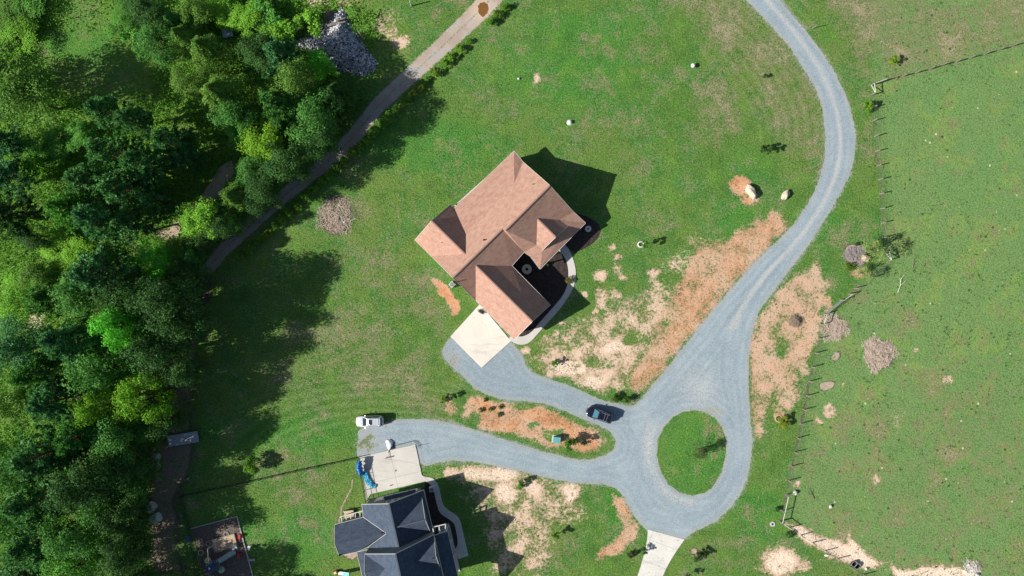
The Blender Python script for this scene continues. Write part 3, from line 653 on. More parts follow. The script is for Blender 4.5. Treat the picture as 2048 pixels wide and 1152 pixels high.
def gable_face(p, q, r, low, d=.12): gw.face([(p.x,p.y,low), (q.x,q.y,low), (q.x,q.y,q.z-.14), (r.x,r.y,r.z-.16), (p.x,p.y,p.z-.14)])
gable_face(D_['a2']-Vector((0,.03,0)), D_['c2']-Vector((0,.03,0)), D_['b2']-Vector((0,.03,0)), 1.0)
for u, v, w_, lo in (('g3','g4','g2',3.9), ('h3','h4','h2',5.4), ('j3','j4','j2',5.4)): gable_face(D_[u]-Vector((.08,0,0)), D_[v]-Vector((.08,0,0)), D_[w_]-Vector((.12,0,0)), lo)
o = gw.build('gable_wall', m_siding, bh.root); face_uv(o.data)
D_['p3'] = along('p2', 100); D_['p4'] = along('p1', 100)
bh.roof({k: D_[k] for k in ('p1','p2','p3','p4')}, [('p1','p2','p3','p4')], [], .14)
L = {'x1': wx(713.6,1104.5,3.2), 'x2': wx(748,1097,3.9)}; L['x3'] = L['x2']+Vector((e2[0]*100/PPM, -e2[1]*100/PPM, 0)); L['x4'] = L['x1']+Vector((e2[0]*100/PPM, -e2[1]*100/PPM, 0))
bh.roof(L, [('x1','x2','x3','x4')], [], .14)
def sh(v, dx, dy): return (v.x+(e1[0]*dx+e2[0]*dy)/PPM, v.y-(e1[1]*dx+e2[1]*dy)/PPM)
fb = [sh(D_['a'],5,5), sh(D_['c'],-12,5), sh(D_['c'],-12,170), sh(D_['a2'],5,95), sh(D_['a2'],5,-4), sh(D_['w3'],6,-6), sh(D_['w2'],6,-5), sh(D_['w1'],6,5), sh(D_['n'],6,5)]
bh.walls(fb, 5.6)
nA, nC = fb[0], fb[1]
bh.opening('garage_door', nC, nA, .22, .1, 2.6, 2.3); bh.opening('garage_door', nC, nA, .52, .1, 2.6, 2.3); bh.opening('door', nC, nA, .78, .1, 1.0, 2.1)
for tt in (.40, .53): bh.opening('window', nC, nA, tt, 3.9, .8, 1.0)
for tt in (.12, .3): bh.opening('window', fb[2], nC, 1-tt, .9, 1.2, 1.5)
bh.opening('window', fb[7], fb[6], .5, .9, 1.4, 1.5)
m = MB()                           # entry canopy over the garage doors
a, b = Vector((*nA, 3.05)), Vector((*nC, 3.05)); dd = (b-a).normalized(); oo = Vector((-dd.y, dd.x, 0))
m.face([a.lerp(b,.35)+oo*.02, a.lerp(b,.95)+oo*.02, a.lerp(b,.95)+oo*.55-Vector((0,0,.3)), a.lerp(b,.35)+oo*.55-Vector((0,0,.3))][::-1])
o = m.build('door_canopy', m_slate, bh.root); sm = o.modifiers.new('s','SOLIDIFY'); sm.thickness = .08; face_uv(o.data)
for k in (.36, .94):
    m = MB(); q = a.lerp(b, k); m.bar(q+Vector((0,0,-1.0))+oo*.05, q+oo*.5-Vector((0,0,.36)), .1); m.build('canopy_bracket', m_white, bh.root)
for k in range(4):                 # porch posts under the shed roof
    q = D_['p2'].lerp(D_['p3'], .03+.3*k); m = MB(); m.bar((q.x-.3, q.y+.07, 0), (q.x-.3, q.y+.07, q.z-.15), .18); m.build('porch_column', m_white, bh.root)
m = MB(); q = [sh(D_['p1'],0,4), sh(D_['p2'],-1,4), sh(D_['p2'],-1,98), sh(D_['p1'],0,98)]; m.prism(q, -.1, .2); m.build('porch_floor', m_c3, bh.root)
m = MB()                           # little entry roof frame north of the porch
for k in range(3): a = wx(868+k*11,1069-k*2.7,4.3); b = wx(865+k*13,1054-k*3,4.3); m.bar(a, b, .12, .12)
m.bar(wx(866,1054,4.3), wx(892,1048,4.3), .12); m.bar(wx(892,1048,4.3), wx(892,1048,0), .14); m.build('porch_frame', m_white, bh.root)
m = MB()                           # pergola rafters on the west side
for k in range(5): a = wx(684+k*9,1044-k*2,3.2); b = wx(682+k*9.5,1033-k*2.6,3.2); m.bar(a, b, .1, .14)
m.bar(wx(679,1034,3.2), wx(725,1022,3.2), .12, .16); m.bar(wx(681,1035,3.2), wx(681,1035,0), .12); m.bar(wx(722,1023,3.2), wx(722,1023,0), .12)
m.build('pergola', m_fas, bh.root)
vent(803,1086,7.0,bh.root,.07); vent(763,1066,5.9,bh.root,.06); vent(865,1116,8.0,bh.root,.06); vent(679,1110,4.3,bh.root,.12)
m = MB(); c = wx(879,1062,2.6); m.lathe([(.0,.3),(.22,.25),(.3,0),(.12,-.2),(0,-.2)], c, 10); m.bar(c+Vector((0,0,.3)), c+Vector((0,0,1.7)), .03); m.build('porch_lamp', m_white, bh.root)
# ------------------------------------------------------------------ foliage
def leaf_mat(name, trans=.28):
    t = NT(name, .7, .15); oi = t.n.new('ShaderNodeObjectInfo'); A = t.attr('tint'); a = t.sep(A.outputs['Color'])
    c = t.mix(t.step(a[0], .0, 1.0, 0, .75), t.mix(.30, oi.outputs['Color'], (.012,.045,.010)), t.mix(.30, oi.outputs['Color'], (.22,.46,.06)))
    c = t.mix(t.math('MULTIPLY', a[1], .35), c, (.12,.13,.04))
    t.L(c, t.b.inputs['Base Color']); tr = t.n.new('ShaderNodeBsdfTranslucent'); t.L(t.mix(.25, c, (.15,.36,.03)), tr.inputs['Color'])
    mx = t.n.new('ShaderNodeMixShader'); mx.inputs[0].default_value = trans; t.L(t.b.outputs[0], mx.inputs[1]); t.L(tr.outputs[0], mx.inputs[2])
    t.L(mx.outputs[0], t.n['Material Output'].inputs['Surface']); return t.m
m_leaf = leaf_mat('foliage'); m_bark = simple('bark', (.12,.085,.06), .95, var=.3); m_pbark = simple('pine_bark', (.20,.11,.07), .95, var=.3)
def quads(C, Nn, L, Wd, rng, flat=.6):
    """leaf cards at C facing roughly Nn; returns verts, faces"""
    n = len(C); r = rng.normal(size=(n, 3)); Nn = Nn*flat+r*(1-flat); Nn /= np.linalg.norm(Nn, axis=1)[:, None]+1e-9
    t = np.cross(Nn, rng.normal(size=(n, 3))); t /= np.linalg.norm(t, axis=1)[:, None]+1e-9; b = np.cross(Nn, t)
    L = (L*rng.uniform(.6, 1.3, n))[:, None]; Wd = (Wd*rng.uniform(.6, 1.3, n))[:, None]
    V = np.stack([C-t*L/2, C+b*Wd/2+t*L*.05, C+t*L/2, C-b*Wd/2-t*L*.05], 1).reshape(-1, 3)
    return V, np.arange(4*n).reshape(-1, 4)
def sph(n, rng, up=.15):
    v = rng.normal(size=(n, 3)); v[:, 2] += up; return v/(np.linalg.norm(v, axis=1)[:, None]+1e-9)
def crown_mesh(name, V, F, tint): 
    t = np.repeat(tint, 4, 0); c = np.concatenate([t, np.ones((len(t), 2))], 1); return np_mesh(name, V, F, [m_leaf], cols={'tint': c})
def broad(name, h, r, seed, clumps=46, per=210, leaf=.34, low=.28, flatk=.62, limb=9, trunk_r=.22, ragged=.25):
    rng = np.random.default_rng(seed); cz = h*(low+(1-low)*.48); rz = h*(1-low)*.5
    C = []; Nn = []; T = []; cl = []
    lob = rng.uniform(1-ragged, 1+ragged*.6, 7)
    for k in range(clumps):
        d = sph(1, rng, .35)[0]; rad = rng.uniform(.45, .92)
        ang = math.atan2(d[1], d[0]); lr = np.interp((ang/(2*math.pi)) % 1*7, range(8), list(lob)+[lob[0]])
        c = np.array([d[0]*r*rad*lr, d[1]*r*rad*lr, cz+d[2]*rz*rad]); cr = r*rng.uniform(.2, .36); cl.append((c, cr))
        n = int(per*(cr/(r*.28))**2*.8); s = sph(n, rng, .5); q = c+s*cr*rng.uniform(.55, 1.12, n)[:, None]*np.array([1, 1, .75])
        C.append(q); Nn.append(s+np.array([0, 0, .5])); ct = rng.uniform(.15, .85); T.append(np.stack([np.clip(ct+rng.normal(0, .22, n), 0, 1), (rng.random(n) < .1)*1.0], 1))
    C = np.concatenate(C); V, F = quads(C, np.concatenate(Nn), leaf, leaf*.6, rng, flatk); cm = crown_mesh(name+'_crown', V, F, np.concatenate(T))
    m = MB(); m.tube([(0,0,-.3), (.05*r*.2,0,h*.2), (0,.1,h*.45), (0,0,h*.8)], [trunk_r*1.25, trunk_r, trunk_r*.75, trunk_r*.15], 8)
    for k in range(limb):
        c, cr = cl[int(rng.integers(len(cl)))]; z0 = h*rng.uniform(.22, .55)
        m.tube([(0,0,z0), (c[0]*.5, c[1]*.5, z0+(c[2]-z0)*.65), tuple(c)], [trunk_r*.5, trunk_r*.3, trunk_r*.08], 5)
    return cm, m
def pine(name, h, r, seed, leaf=.5, whorls=15, tuft=26):
    rng = np.random.default_rng(seed); C = []; Nn = []; T = []; br = []
    for w in range(whorls):
        f = w/(whorls-1); z = h*(.32+.66*f); bl = r*(1-f**1.6*.82)*rng.uniform(.8, 1.1)
        for k in range(int(rng.integers(5, 8))):
            a = rng.uniform(0, 2*math.pi); L = bl*rng.uniform(.65, 1.12); d = np.array([math.cos(a), math.sin(a), .32+.5*f]); tip = np.array([0, 0, z])+d*L; br.append((z, tip))
            nt = max(2, int(L/.62)); ct = rng.uniform(.1, .8)
            for j in range(nt):
                p = np.array([0, 0, z])+d*L*(.35+.65*(j+.6)/nt)+rng.normal(0, .22, 3); s = sph(tuft, rng, .6)
                C.append(p+s*rng.uniform(.12, .46, tuft)[:, None]); Nn.append(s); T.append(np.stack([np.clip(ct+rng.normal(0, .2, tuft), 0, 1), (rng.random(tuft) < .05)*1.0], 1))
    C = np.concatenate(C); Nn = np.concatenate(Nn); n = len(C); rr = np.random.default_rng(seed+1)
    t = Nn*.8+rr.normal(size=(n, 3))*.35+np.array([0, 0, .3]); t /= np.linalg.norm(t, axis=1)[:, None]; b = np.cross(t, rr.normal(size=(n, 3))); b /= np.linalg.norm(b, axis=1)[:, None]
    L = leaf*rr.uniform(.6, 1.2, n)[:, None]; Wd = .13
    V = np.stack([C-t*L/2, C+b*Wd, C+t*L/2, C-b*Wd], 1).reshape(-1, 3)
    cm = crown_mesh(name+'_crown', V, np.arange(4*n).reshape(-1, 4), np.concatenate(T))
    m = MB(); m.tube([(0,0,-.3), (0,.05,h*.4), (.05,0,h*.98)], [.24, .18, .03], 8)
    for z, tip in br[::2]: m.tube([(0,0,z), tuple(tip)], [.06, .02], 4, cap=False)
    return cm, m
def cone_tree(name, h, r, seed, leaf=.26, n=9000):          # dense conical evergreen
    rng = np.random.default_rng(seed); f = rng.random(n)**.8; z = h*(.05+.93*f); a = rng.uniform(0, 2*math.pi, n)
    lobe = 1+.16*np.sin(a*5+f*9+seed)+.12*np.sin(a*9-f*17); rad = r*(1-f**1.5)*lobe*rng.uniform(.6, 1.05, n)+.08
    C = np.stack([np.cos(a)*rad, np.sin(a)*rad, z], 1); Nn = np.stack([np.cos(a), np.sin(a), np.full(n, .7)], 1)
    T = np.stack([np.clip(.45+.3*np.sin(a*4+f*12)+rng.normal(0, .2, n), 0, 1), (rng.random(n) < .08)*1.0], 1)
    V, F = quads(C, Nn, leaf, leaf*.5, rng, .5); m = MB(); m.tube([(0,0,-.2), (0,0,h*.9)], [.14, .02], 7); return crown_mesh(name+'_crown', V, F, T), m
PROTO = {}
for i in range(5): PROTO['broad%d' % i] = (*broad('broad', 14, 5, 100+i, low=.18 if i < 3 else .04, ragged=.2+.07*i), 14, 5, m_bark)
for i in range(4): PROTO['pine%d' % i] = (*pine('pine', 15, 4.2, 200+i), 15, 4.2, m_pbark)
for i in range(3): PROTO['cedar%d' % i] = (*cone_tree('cedar', 10, 3, 300+i), 10, 3, m_bark)
for i in range(3): PROTO['bush%d' % i] = (*broad('bush', 2.2, 1.5, 400+i, clumps=16, per=80, leaf=.26, low=.0, limb=5, trunk_r=.06), 2.2, 1.5, m_bark)
for i in range(2): PROTO['shrub%d' % i] = (*broad('shrub', 1.4, .72, 500+i, clumps=22, per=55, leaf=.15, low=.02, limb=4, trunk_r=.05, ragged=.08), 1.4, .72, m_bark)
for i in range(3): PROTO['sap%d' % i] = (*broad('sapling', 2.4, .75, 600+i, clumps=18, per=60, leaf=.2, low=.35, limb=6, trunk_r=.035, ragged=.5), 2.4, .75, m_bark)
PROTO['airy0'] = (*broad('airy', 5, 2.4, 701, clumps=34, per=44, leaf=.24, low=.3, limb=16, trunk_r=.1, ragged=.5), 5, 2.4, m_bark)
PROTO['airy1'] = (*broad('maple', 5, 2.4, 733, clumps=20, per=70, leaf=.24, low=.25, limb=14, trunk_r=.1, ragged=.6), 5, 2.4, m_bark)
PMESH = {}
def tree(name, label, cat, x, y, proto, h, r, col, rz=None, group=None, z=0):
    cm, tb, ph, pr, bark = PROTO[proto]
    t = empty(name, (x, y, z), rz if rz is not None else random.uniform(0, 6.28), label, cat, group)
    t.scale = (r/pr, r/pr, h/ph)
    if proto not in PMESH:
        tr = tb.build('trunk', bark, t); PMESH[proto] = tr.data
    else: link('trunk', PMESH[proto], t)
    c = link('crown', cm, t); c.color = (*col, 1); return t
GR = dict((k, (v[0]*1.95, v[1]*2.25, v[2]*2.3)) for k, v in dict(pine=(.058,.140,.044), blue=(.050,.135,.054), mid=(.048,.135,.026), dark=(.020,.052,.016), olive=(.080,.140,.022), lime=(.135,.27,.022), yel=(.11,.21,.010), bright=(.07,.30,.02), fresh=(.075,.20,.03)).items())
def jit(c, s=.1): k = 1+random.uniform(-s, s); return (c[0]*k*random.uniform(.93, 1.07), c[1]*k, c[2]*k)
# px, py = where the crown shows in the photograph; h, r metres
TREES = [
 (12,28,3.2,5.0,'broad0','olive','olive green leafy tree in the extreme top left corner of the woods'),
 (48,12,3.0,4.0,'broad3','fresh','light green leafy tree on the top edge left of the mown clearing'),
 (20,75,3.2,4.4,'broad1','lime','lime green leafy tree at the left end of the mown clearing'),
 (48,192,13,5.6,'broad2','olive','tall olive tree near the left edge throwing the big shadow across the clearing'),
 (-22,150,14,5.4,'broad0','dark','dark tree cut by the left edge just above the tall olive tree'),
 (240,48,3.5,2.6,'broad1','fresh','light green small tree standing on the right rim of the clearing'),
 (262,82,4,2.4,'bush1','fresh','pale green bushy tree at the lower right rim of the clearing'),
 (262,6,4,3.2,'broad4','mid','green tree on the top edge right of the clearing'),
 (300,22,9,3.6,'broad0','dark','dark tree on the top edge with a pale green one to its left'),
 (345,45,7,3.0,'cedar0','mid','narrow green evergreen between the dark top edge trees and the olive cedar'),
 (362,72,8,3.0,'cedar1','olive','olive evergreen nearest the metal scraps under the top woods'),
 (312,92,8,3.6,'broad1','mid','bushy green tree between the clearing shadow and the olive evergreens'),
 (408,98,9,3.7,'cedar2','olive','yellowish olive evergreen with a very dark right side in the upper woods'),
 (390,22,7,3.2,'broad3','olive','olive leafy tree on the top edge above the metal scraps'),
 (442,18,4,3.6,'broad4','lime','lime leafy low tree on the top edge left of the scrub'),
 (492,40,4,3.6,'broad0','lime','bright lime low tree in the scrub above the dark upper woods'),
 (535,20,3.5,3.4,'bush0','fresh','light green scrub bush on the top edge left of the rubble heap'),
 (560,62,3.5,3.0,'bush2','lime','lime scrub bush touching the left tip of the rubble heap'),
 (610,48,3,2.6,'bush1','lime','lime scrub bush hugging the upper left side of the rubble heap'),
 (440,190,13,4.8,'cedar0','olive','large olive evergreen in the middle of the upper woods'),
 (468,228,10,3.6,'broad2','mid','green leafy tree below the large olive evergreen'),
 (385,165,8,3.2,'broad1','olive','olive leafy tree at the right end of the clearing shadow'),
 (520,100,12,4.0,'broad3','dark','dark tree in deep shade left of the rubble heap trees'),
 (560,118,11,3.8,'pine0','blue','bluish green tree just below the left tip of the rubble heap'),
 (636,124,8,2.7,'broad4','bright','bright green tree overhanging the lower edge of the rubble heap'),
 (590,168,12,4.2,'broad0','olive','tall olive leafy tree below the rubble heap trees'),
 (560,215,12,4.2,'pine1','mid','feathery green tree left of the bend in the dirt lane'),
 (620,230,13,4.6,'broad1','mid','broad green tree leaning over the shaded stretch of the dirt lane'),
 (672,188,10,3.6,'cedar1','dark','dark evergreen at the lane side where the lane enters the shade'),
 (645,275,11,3.4,'broad2','dark','dark leafy tree beside the lane below the broad green tree'),
 (528,290,10,4.5,'broad3','yel','bright yellow green round tree in the middle of the right hand woods'),
 (575,330,12,4.0,'broad4','dark','very dark tree right of the bright yellow green round tree'),
 (488,262,8,3.0,'broad0','fresh','pale green tree just above the bright yellow green round tree'),
 (508,352,8,3.2,'broad1','mid','green tree below the bright yellow green round tree'),
 (470,395,10,3.8,'cedar2','olive','olive tree left of the shaded lane above the yellow green bushy one'),
 (530,385,10,3.4,'broad2','dark','dark tree on the lane side below the very dark tree'),
 (408,438,9.5,4.2,'broad0','lime','yellow green leafy tree at the right end of the sandy woodland track'),
 (448,450,9,2.8,'broad3','dark','dark tree between the lane and the yellow green leafy tree'),
 (300,520,9,3.6,'broad1','bright','bright green low tree below the sandy woodland track'),
 (355,498,6,3.0,'broad2','olive','olive low tree between the bright green low tree and the lane'),
 (372,552,8,3.6,'broad4','dark','dark tree where the shaded lane meets the tall woods'),
 (222,228,14,3.2,'pine0','pine','pine with a ragged top below the clearing shadow'),
 (278,248,14,3.2,'pine1','pine','pine just right of the ragged topped pine'),
 (345,290,13,3.3,'pine3','pine','lone pine on the right of the pine stand beside the dark gap'),
 (372,316,9,2.8,'pine2','pine','pine at the right tip of the stand above the sandy track'),
 (160,265,4,2.8,'broad3','fresh','light green tree left of the ragged topped pine'),
 (120,290,3.5,3.0,'broad1','fresh','green tree in the scrub left of the pine stand'),
 (60,300,6,3.0,'broad4','fresh','pale green tree near the left edge below the deep shade'),
 (18,285,8,3.2,'pine1','blue','bluish tree on the left edge below the tall olive tree'),
 (75,330,5,2.4,'bush2','lime','lime green bush surrounded by scrub left of the pine stand'),
 (20,355,9,3.6,'pine0','blue','bluish pine on the left edge beside the lime green bush'),
 (225,310,14,3.6,'pine3','pine','pine in the top row of the dense pine stand'),
 (290,330,14,3.6,'pine0','pine','pine with reddish gaps in the middle of the stand'),
 (180,365,13,3.6,'pine1','pine','pine on the upper left side of the dense pine stand'),
 (245,385,15,4.0,'pine2','pine','tallest pine in the centre of the dense pine stand'),
 (305,400,10,3.2,'pine3','pine','pine on the right side of the stand above the sandy track'),
 (140,420,12,3.6,'pine0','fresh','light green pine on the left slope of the stand'),
 (205,440,15,3.9,'pine1','blue','bluish pine low in the dense pine stand'),
 (258,452,12,3.3,'pine2','pine','pine just above the bright green low tree'),
 (20,430,11,4.0,'pine3','dark','dark pine on the left edge halfway down the woods'),
 (62,470,6,2.8,'broad0','dark','dark leafy tree in the shaded gully near the left edge'),
 (110,490,3.2,3.6,'broad3','lime','lime low tree on the rim of the shaded gully'),
 (150,520,4,3.4,'broad2','lime','lime low tree below the light green pine'),
 (75,555,7,3.6,'broad3','olive','olive leafy tree in the scrub left of the great dark crown'),
 (30,590,6,4.2,'broad1','lime','lime green leafy tree on the left edge above the bare sandy spot'),
 (95,600,9,3.6,'pine2','mid','green pine just above the bare sandy spot'),
 (205,550,16,4.8,'pine0','blue','bluish great pine at the top of the tall lower woods'),
 (165,600,15,4.6,'broad0','mid','large green tree right of the bare sandy spot'),
 (255,600,17,4.6,'broad4','dark','large dark tree inside the tall lower woods'),
 (335,605,16,5.0,'broad2','dark','great dark spreading tree on the lawn edge of the woods'),
 (375,650,14,4.2,'broad1','dark','dark tree reaching furthest right over the shaded lawn'),
 (242,655,18,4.2,'broad3','bright','bright green tree standing out in the dark lower woods'),
 (150,680,16,4.6,'pine1','blue','bluish pine left of the bright green tree'),
 (310,710,16,4.8,'broad0','dark','dark broad tree directly below the bright green tree'),
 (200,740,17,4.8,'broad4','mid','large rounded green tree left of the dark broad tree'),
 (35,700,15,4.8,'broad2','blue','bluish broad tree on the left edge below the sandy spot'),
 (85,745,14,4.2,'pine3','mid','green pine between the bluish broad tree and the rounded tree'),
 (360,745,13,4.0,'broad3','dark','dark tree on the lawn edge above the two yellow green trees'),
 (288,800,15,4.4,'broad1','yel','brightest yellow green round tree at the lower edge of the woods'),
 (198,812,15,3.8,'broad0','yel','yellow green tree left of the brightest yellow green one'),
 (120,800,15,4.4,'pine0','blue','bluish feathery tree left of the two yellow green trees'),
 (30,800,12,4.6,'broad3','olive','olive tree on the left edge beside the dark gap'),
 (330,840,12,3.4,'broad4','dark','dark tree beside the planked trailer'),
 (240,870,14,4.4,'broad2','mid','green broad tree left of the upper pair of round bales'),
 (170,870,15,4.6,'pine1','mid','green feathery tree just below the yellow green pair'),
 (95,905,17,5.4,'pine2','pine','big pine on the left of the lower woods'),
 (25,930,14,4.8,'broad1','mid','green tree on the left edge beside the big pine'),
 (165,960,18,5.4,'broad0','dark','tallest dark tree in the lower left woods'),
 (245,950,14,4.2,'broad4','dark','dark tree close to the left of the stacked round bales'),
 (80,1000,16,4.8,'pine3','pine','pine below the big pine of the lower woods'),
 (15,1030,12,4.4,'broad2','mid','green tree on the left edge near the bottom corner'),
 (240,1030,13,4.0,'broad3','dark','dark tree left of the two wrapped bales'),
 (160,1060,15,4.8,'broad1','mid','green tree in the lower left woods above the bottom pair'),
 (70,1085,14,4.6,'pine0','pine','pine near the bottom left corner'),
 (245,1110,13,4.2,'broad0','dark','dark tree on the bottom edge nearest the play yard'),
 (140,1140,14,4.4,'broad4','fresh','pale green tree on the bottom edge of the lower woods'),
 (40,1150,10,4.2,'pine2','blue','bluish tree in the bottom left corner'),
]
for px, py, h, r, pr, ck, lab in TREES:
    p = wx(px, py, h*.62)
    nm = {'p': 'pine_tree', 'c': 'evergreen_tree'}.get(pr[0], 'leafy_tree')
    if pr.startswith('bush'): nm = 'scrub_bush'
    tree(nm, lab, 'bush' if nm == 'scrub_bush' else 'tree', p.x, p.y, pr, h, r, jit(GR[ck]), group='scrub bushes' if nm == 'scrub_bush' else 'trees of the woods')
EDGE = [(x-24, y-12) for x, y in [(712,200),(690,228),(668,252),(640,296),(612,318),(590,345),(560,372),(535,398),(505,425),(478,448),(452,470),(425,495),(408,525),(395,585),(398,640)]]
for i, (px, py) in enumerate(EDGE):
    p = wx(px, py, 3.5); tree('leafy_tree', 'dark low tree shading the lane, %s in line from the rubble heap end' % ['first','second','third','fourth','fifth','sixth','seventh','eighth','ninth','tenth','eleventh','twelfth','thirteenth','fourteenth','fifteenth'][i], 'tree', p.x, p.y, 'broad%d' % (3+i % 2), random.uniform(5.5,7.5), random.uniform(2.5,3.2), jit(GR['dark' if i % 3 else 'mid']), group='trees of the woods')
UNDER = [(262,868,8),(258,925,8),(262,985,8),(255,1045,9),(262,1100,9),(258,1160,10),(330,1200,14),(250,1215,15),(290,1270,15),(180,1210,14),(380,1262,13)]
for i, (px, py, h) in enumerate(UNDER):
    p = wx(px, py, h*.5); tree('leafy_tree', 'dark low tree behind the round bales, %s counted downwards' % ['first','second','third','fourth','fifth','sixth','seventh','eighth','ninth','tenth','last'][i], 'tree', p.x, p.y, 'broad%d' % (3+i % 2), h, 2.7+h*.1, jit(GR['dark' if i % 2 else 'mid']), group='trees of the woods')
# shrub row along the lane
ROW = [(1009,12),(995,27),(980,42),(938,82),(917,99),(900,115),(888,128),(870,145),(855,157),(842,173),(825,189),(810,201),(795,217),(780,232),(765,248),(750,262),
 (735,278),(719,293),(705,308),(689,322),(674,337),(659,350),(642,365),(627,377),(611,396),(595,411),(580,424),(564,437),(549,452),(534,467),(519,482),(500,497),(482,510)]
ORD = 'first second third fourth fifth sixth seventh eighth ninth tenth eleventh twelfth thirteenth fourteenth fifteenth sixteenth seventeenth'.split()
for i, (px, py) in enumerate(ROW):
    small = i in (3, 8); yel = i in (7, 9, 10, 29)
    sz = .62 if small else random.uniform(.9, 1.12); p = wx(px, py, .7)
    where = ('%s shrub from the puddle end of the row' % ORD[i]) if i < 16 else ('%s shrub from the wooded lower end of the row' % ORD[len(ROW)-1-i])
    tree('lane_shrub', ('small pale ' if small else 'yellowish ' if yel else 'round green ')+where, 'shrub', p.x, p.y, 'shrub%d' % (i % 2), 1.5*sz, .93*sz,
         jit((.20,.28,.025) if yel else (.15,.34,.03), .15), group='shrubs in a row along the dirt lane')
# single young trees and bushes: px, py (ground), proto, h, r, colour, name, label
YOUNG = [(1778,126,'sap0',1.7,.95,(.22,.34,.015),'young_tree','small yellow green tree above the top fence line'),
 (1726,216,'bush1',2.0,1.0,(.16,.34,.012),'young_tree','bright lime round tree between the gravel road and the pasture fence corner'),
 (1526,302,'sap1',2.4,.85,(.02,.05,.015),'young_tree','dark star shaped young tree on the lawn inside the road bend'),
 (1527,154,'sap2',1.1,.4,(.03,.06,.02),'sapling','tiny dark sapling on the brown grass near the top of the road bend'),
 (1108,725,'sap0',1.3,.75,(.07,.22,.02),'sapling','green sapling in the sandy ground below the curved walk'),
 (1232,795,'bush0',1.3,.9,(.04,.10,.02),'shrub','dark shrub in the grass wedge behind the black car'),
 (1250,797,'bush2',1.3,1.0,(.07,.16,.02),'shrub','green shrub at the tip of the grass wedge beside the road'),
 (1140,888,'bush1',2.6,1.35,(.055,.20,.018),'shrub','large leafy green shrub beside the teal utility box'),
 (1166,880,'sap1',2.0,.5,(.03,.06,.03),'sapling','thin dark sapling right of the large leafy shrub'),
 (888,798,'sap2',.9,.6,(.16,.24,.01),'sapling','yellowish small sapling near the top left of the clay island'),
 (909,791,'bush2',1.2,.6,(.015,.035,.02),'shrub','dark small shrub at the upper left tip of the clay island'),
 (1002,813,'shrub0',.5,.45,(.06,.12,.02),'clay_island_tuft','green tuft on the clay island, rightmost of the cluster'),
 (982,818,'shrub1',.5,.45,(.06,.12,.02),'clay_island_tuft','green tuft on the clay island, centre of the cluster'),
 (998,829,'shrub0',.5,.5,(.06,.12,.02),'clay_island_tuft','green tuft on the clay island, lowest of the cluster'),
 (962,820,'shrub1',.5,.45,(.06,.12,.02),'clay_island_tuft','green tuft on the clay island, leftmost of the cluster'),
 (970,800,'shrub1',.4,.35,(.06,.12,.02),'clay_island_tuft','green tuft on the clay island, topmost of the cluster'),
 (1040,967,'bush0',1.2,.9,(.09,.24,.02),'shrub','bright green low shrub in the sand below the lower gravel branch'),
 (1056,957,'shrub0',.9,.6,(.03,.08,.02),'shrub','dark shrub at the gravel edge above the bright low shrub'),
 (1112,1067,'sap0',2.2,.7,(.10,.24,.02),'sapling','green sapling with a long thin shadow on the lower lawn'),
 (1287,1097,'sap1',1.4,.6,(.03,.07,.03),'sapling','dark sapling at the left edge of the concrete road apron'),
 (1262,1109,'shrub0',1.1,.75,(.075,.03,.045),'shrub','purple leaved shrub left of the concrete road apron'),
 (1395,1107,'sap2',1.8,.95,(.03,.035,.028),'young_tree','dark bushy young tree right of the concrete road apron'),
 (1373,1147,'sap1',2.0,.5,(.12,.12,.05),'sapling','thin brownish sapling on the bottom edge right of the apron'),
 (514,926,'bush0',3.0,1.75,(.12,.29,.025),'young_tree','sunlit pale green young tree on the shaded left lawn'),
 (1562,846,'sap0',1.6,1.2,(.25,.29,.02),'young_tree','sparse yellow green young tree beside the ring of bare clay'),
 (1696,533,'shrub1',1.0,.85,(.13,.20,.02),'shrub','olive shrub at the left side of the grey mulch patch'),
 (1711,488,'shrub0',.9,.4,(.03,.06,.02),'shrub','dark small shrub on the upper rim of the grey mulch patch'),
 (1552,1017,'shrub0',.8,.5,(.03,.09,.03),'shrub','dark low shrub left of the pasture fence near its bottom corner'),
 (1578,1068,'shrub1',.9,.65,(.03,.09,.035),'shrub','dark green shrub just below the pasture fence corner'),
 (1138,560,'shrub1',.8,.75,(.19,.15,.04),'shrub','straw coloured ornamental grass clump inside the curved walk'),
 (1093,530,'shrub0',.8,.45,(.05,.10,.03),'shrub','green shrub in the bed under the porch corner')]
for px, py, pr, h, r, c, nm, lab in YOUNG:
    p = wx(px, py); tree(nm, lab, 'tree' if 'tree' in nm or nm == 'sapling' else 'shrub', p.x, p.y, pr, h, r, c, group='green tufts on the clay island' if nm == 'clay_island_tuft' else None)
p = wx(1731,502); tree('young_tree', 'airy light green tree beside the pink boulder on the pasture fence', 'tree', p.x, p.y, 'airy0', 5.2, 2.3, (.30,.42,.13))
p = wx(1716,547); tree('young_tree', 'smaller airy light green tree below the pink boulder', 'tree', p.x, p.y, 'airy0', 3.6, 1.6, (.28,.44,.12), rz=2.2)
p = wx(1396,898); t = tree('maple_tree', 'dark purple leaved small tree in the middle of the green oval island', 'tree', p.x, p.y, 'airy1', 3.2, 1.7, (.075,.05,.04), rz=1.1)
